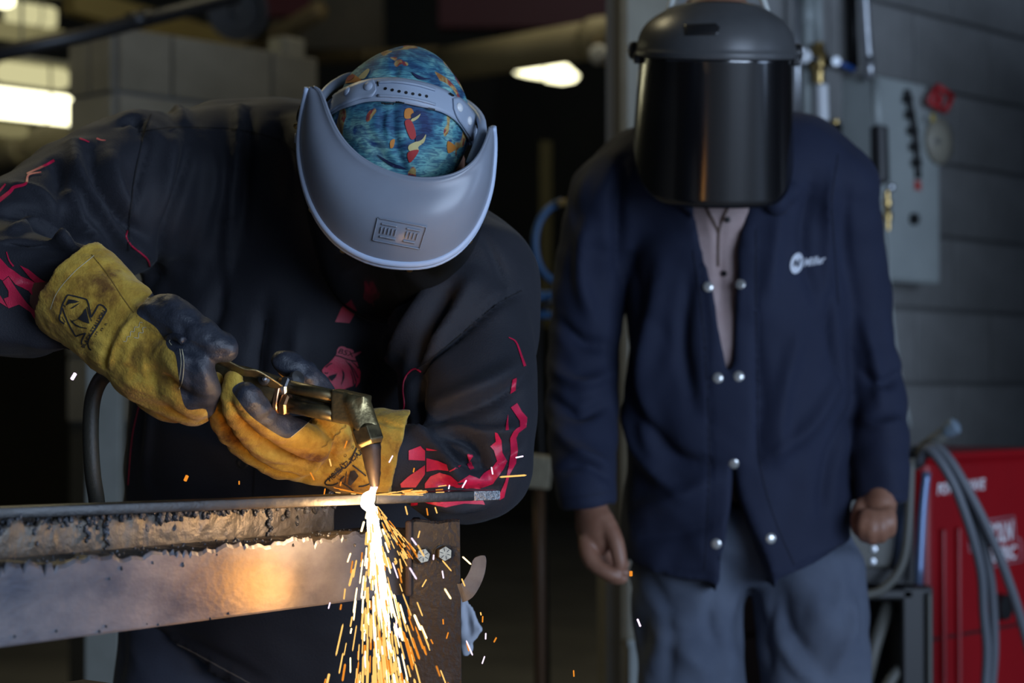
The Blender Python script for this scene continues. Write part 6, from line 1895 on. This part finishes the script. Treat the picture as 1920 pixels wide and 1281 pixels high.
f.cut_prism(xz([(1355, 1120), (1460, 1120), (1460, 1500), (1355, 1500)], 3.4), 9.0, 0.003)
M = f.mesh(2)
FB = [([(1165, 300), (1158, 400), (1165, 520)], 0.012, -0.010), ([(1100, 420), (1090, 520), (1110, 600)], 0.014, 0.008), ([(1040, 600), (1090, 640), (1140, 650)], 0.012, -0.009),
      ([(1035, 690), (1090, 720), (1145, 700)], 0.012, 0.009), ([(1030, 745), (1080, 775), (1140, 760)], 0.010, -0.009), ([(1040, 800), (1090, 850), (1140, 870)], 0.012, 0.007), ([(1050, 880), (1100, 870), (1150, 900)], 0.010, -0.006),
      ([(1240, 500), (1220, 620), (1210, 760), (1240, 900)], 0.020, 0.010), ([(1290, 520), (1280, 650), (1300, 760)], 0.014, -0.008), ([(1180, 650), (1200, 760), (1260, 850), (1350, 880)], 0.014, -0.010),
      ([(1170, 760), (1210, 860), (1280, 930)], 0.014, 0.008), ([(1180, 960), (1260, 940), (1340, 900)], 0.016, 0.007), ([(1190, 1010), (1270, 1000), (1340, 980)], 0.012, -0.005),
      ([(1520, 330), (1510, 440), (1530, 560)], 0.014, -0.009), ([(1560, 330), (1550, 430), (1556, 540)], 0.012, 0.009), ([(1590, 360), (1585, 460), (1600, 560)], 0.010, -0.004),
      ([(1560, 560), (1565, 640), (1580, 720)], 0.010, -0.010), ([(1580, 700), (1520, 800), (1440, 860)], 0.016, 0.008), ([(1600, 760), (1560, 860), (1540, 960)], 0.014, -0.008),
      ([(1500, 620), (1470, 740), (1460, 860)], 0.016, 0.006), ([(1420, 620), (1430, 760), (1420, 860)], 0.012, -0.005), ([(1610, 690), (1650, 720), (1690, 700)], 0.010, -0.007), ([(1610, 780), (1650, 800), (1690, 790)], 0.010, 0.005),
      ([(1620, 600), (1640, 680), (1650, 760)], 0.010, 0.006), ([(1460, 380), (1450, 480), (1440, 560)], 0.014, 0.005),
      ([(1190, 1072), (1260, 1075), (1340, 1083)], 0.004, -0.003), ([(1470, 1075), (1540, 1045), (1605, 1005)], 0.004, -0.003), ([(1417, 430), (1420, 700), (1425, 880)], 0.004, -0.004), ([(1308, 430), (1325, 640), (1330, 860), (1325, 1060)], 0.004, -0.004)]
M.folds([(p, w_ * 0.9, a_ * 1.9) for p, w_, a_ in FB], noise=[(0.18, 0.005, (1, 1, 0.5)), (0.08, 0.0020, (1, 1, 0.6))])
coat = M.obj('coat', m_navy, by)
KB = M.bvh()
decal('front_stitch', KB, [stroke([(1418, 430), (1418, 560), (1420, 700), (1424, 860), (1452, 970), (1490, 1060)], 1.8)], m_navyd, coat, 5)
decal('front_stitch', KB, [stroke([(1300, 470), (1318, 600), (1328, 760), (1330, 900), (1322, 1070)], 1.8)], m_navyd, coat, 5)
decal('cuff_stitch', KB, [stroke([(1052, 935), (1100, 930), (1150, 922)], 1.8)], m_navyd, coat, 5)
decal('cuff_stitch', KB, [stroke([(1612, 925), (1655, 924), (1697, 922)], 1.8)], m_navyd, coat, 5)
decal('armhole_seam', KB, [stroke([(1572, 290), (1560, 380), (1566, 480), (1572, 570)], 2.0)], m_navyd, coat, 5)
for (x, y) in ((1328, 538), (1388, 533), (1346, 709), (1385, 706), (1376, 870), (1343, 1020), (1445, 1010)):
    r = ray(x, y).normalized(); h_ = KB.ray_cast(CO, r)
    if h_[0]: lathe('snap', h_[0] - h_[1] * 0.001, h_[1], [(0, 0.0085), (0.002, 0.0085), (0.0035, 0.0066), (0.0042, 0.003), (0.0042, 0.0)], m_snap, coat, 18)
m_logo = mat('white_print', (0.62, 0.65, 0.72), 0.6)
def ring(cx, cy, rx, ry, tilt, n=22):
    out = []
    for k in range(n):
        a_ = 2 * math.pi * k / n; x, y = rx * math.cos(a_), ry * math.sin(a_)
        out.append((cx + x * math.cos(tilt) - y * math.sin(tilt), cy + x * math.sin(tilt) + y * math.cos(tilt)))
    return out
decal('logo_disc', KB, [ring(1493, 494, 11.5, 20, 0.25)], m_logo, coat, 4, 0.0014)
decal('logo_disc_line', KB, [stroke([(1487, 500), (1491, 488), (1494, 500), (1499, 486)], 2.4)], m_navy, coat, 2.5, 0.0022)
text_decal('lettering', KB, 'Miller', (1506, 501), (41, -7), (2.5, -16), m_logo, coat, 0.02, 0.15, 0.0016)

# --- face shield of the standing person
m_dome = mat('dark_grey_nylon', (0.075, 0.077, 0.080), 0.36, var=(0.065, 0.067, 0.070), vscale=20)
mv2 = bpy.data.materials.new('black_visor'); mv2.use_nodes = True
b2 = mv2.node_tree.nodes['Principled BSDF']
b2.inputs['Base Color'].default_value = (0.006, 0.006, 0.007, 1); b2.inputs['Roughness'].default_value = 0.16; b2.inputs['IOR'].default_value = 2.1; b2.inputs['Alpha'].default_value = 0.95
f2 = empty('face_shield', H2, 'dark grey domed face shield with long black visor on the standing person', 'face shield')
NR2, NJ2 = 57, 16
V, F = [], []
def rim2(a_): return Gp(0.131 * math.sin(a_), 0.150 * math.cos(a_) + 0.01, 0.0)
AM = 1.78
for i in range(NR2):
    a_ = -AM + 2 * AM * i / (NR2 - 1)
    ro = rim2(a_); ri = Gp(0.076 * math.sin(a_), 0.085 * math.cos(a_) + 0.012, 0.088 - 0.012 * (1 - math.cos(a_)))
    for j in range(NJ2 + 1):
        v = j / NJ2
        p = ri.lerp(ro, v)
        out = (U2 * 0.75 + (ro - ri).normalized() * 0.6).normalized()
        bl = math.sin(math.pi * v ** 1.1) * 0.016 + (0.004 if v > 0.97 else 0)
        V.append(p + out * bl)
for i in range(NR2 - 1):
    for j in range(NJ2):
        q = i * (NJ2 + 1) + j
        F.append((q, q + 1, q + NJ2 + 2, q + NJ2 + 1))
dm = mk('crown_guard', V, F, m_dome, f2); solid(dm, 0.003, 0.0)
DB = BVHTree.FromPolygons(V, F)
tube('rim_lip', [rim2(-AM + 2 * AM * i / 56) + U2 * 0.001 for i in range(57)], 0.0038, m_dome, f2, 8)
decal('crown_badge', DB, [[(1284, 47), (1342, 45), (1350, 52), (1346, 66), (1286, 67)]], m_black, f2, 6, 0.002, 0.002)
# visor
V, F = [], []
NB2 = 20
for i in range(NR2):
    a_ = (-AM + 2 * AM * i / (NR2 - 1)) * 0.93
    top = rim2(a_)
    s_ = abs(a_) / (AM * 0.93)
    ln = 0.243 - 0.11 * max(0, (s_ - 0.35) / 0.65) ** 2.2
    rad = (top - Gp(0, 0.01, 0)); rad = (rad - U2 * rad.dot(U2)).normalized()
    dwn = Vector((0.01, 0.36, -0.93)).normalized()
    for j in range(NB2 + 1):
        v = j / NB2
        V.append(top - rad * 0.006 + dwn * (ln * v - 0.004) + L2 * (L2.dot(top - H2) * 0.07 * v))
for i in range(NR2 - 1):
    for j in range(NB2):
        q = i * (NB2 + 1) + j
        F.append((q, q + NB2 + 1, q + NB2 + 2, q + 1))
vv = mk('visor', V, F, mv2, f2); solid(vv, 0.0014, 0.0)
# headband
m_hb = mat('white_headband', (0.60, 0.62, 0.58), 0.5)
tube('headband', [Gp(-0.088, 0.035, 0.02), Gp(-0.080, 0.02, 0.07), Gp(-0.060, 0.0, 0.112), Gp(0, -0.005, 0.128), Gp(0.060, 0.0, 0.112), Gp(0.082, 0.02, 0.07), Gp(0.090, 0.035, 0.02)], 0.0055, m_hb, f2, 8, 40)
tube('headband', [Gp(0.091 * math.sin(a_), 0.108 * math.cos(a_), 0.012) for a_ in [i * math.pi / 16 for i in range(33)]], 0.0055, m_hb, f2, 8)
for s in (-1, 1):
    lathe('hinge_knob', Gp(0.128 * s, 0.0, 0.006), L2 * s, [(-0.006, 0.014), (0.006, 0.015), (0.012, 0.014), (0.015, 0.009), (0.016, 0.0)], m_black, f2, 16)
    lathe('hinge_cap', Gp(0.142 * s, 0.0, 0.010), L2 * s, [(0, 0.006), (0.004, 0.006), (0.006, 0.0)], m_white, f2, 12)
    box('visor_clip', rim2(1.45 * s) - U2 * 0.006, (L2, F2, U2), (0.006, 0.012, 0.008), m_black, f2)
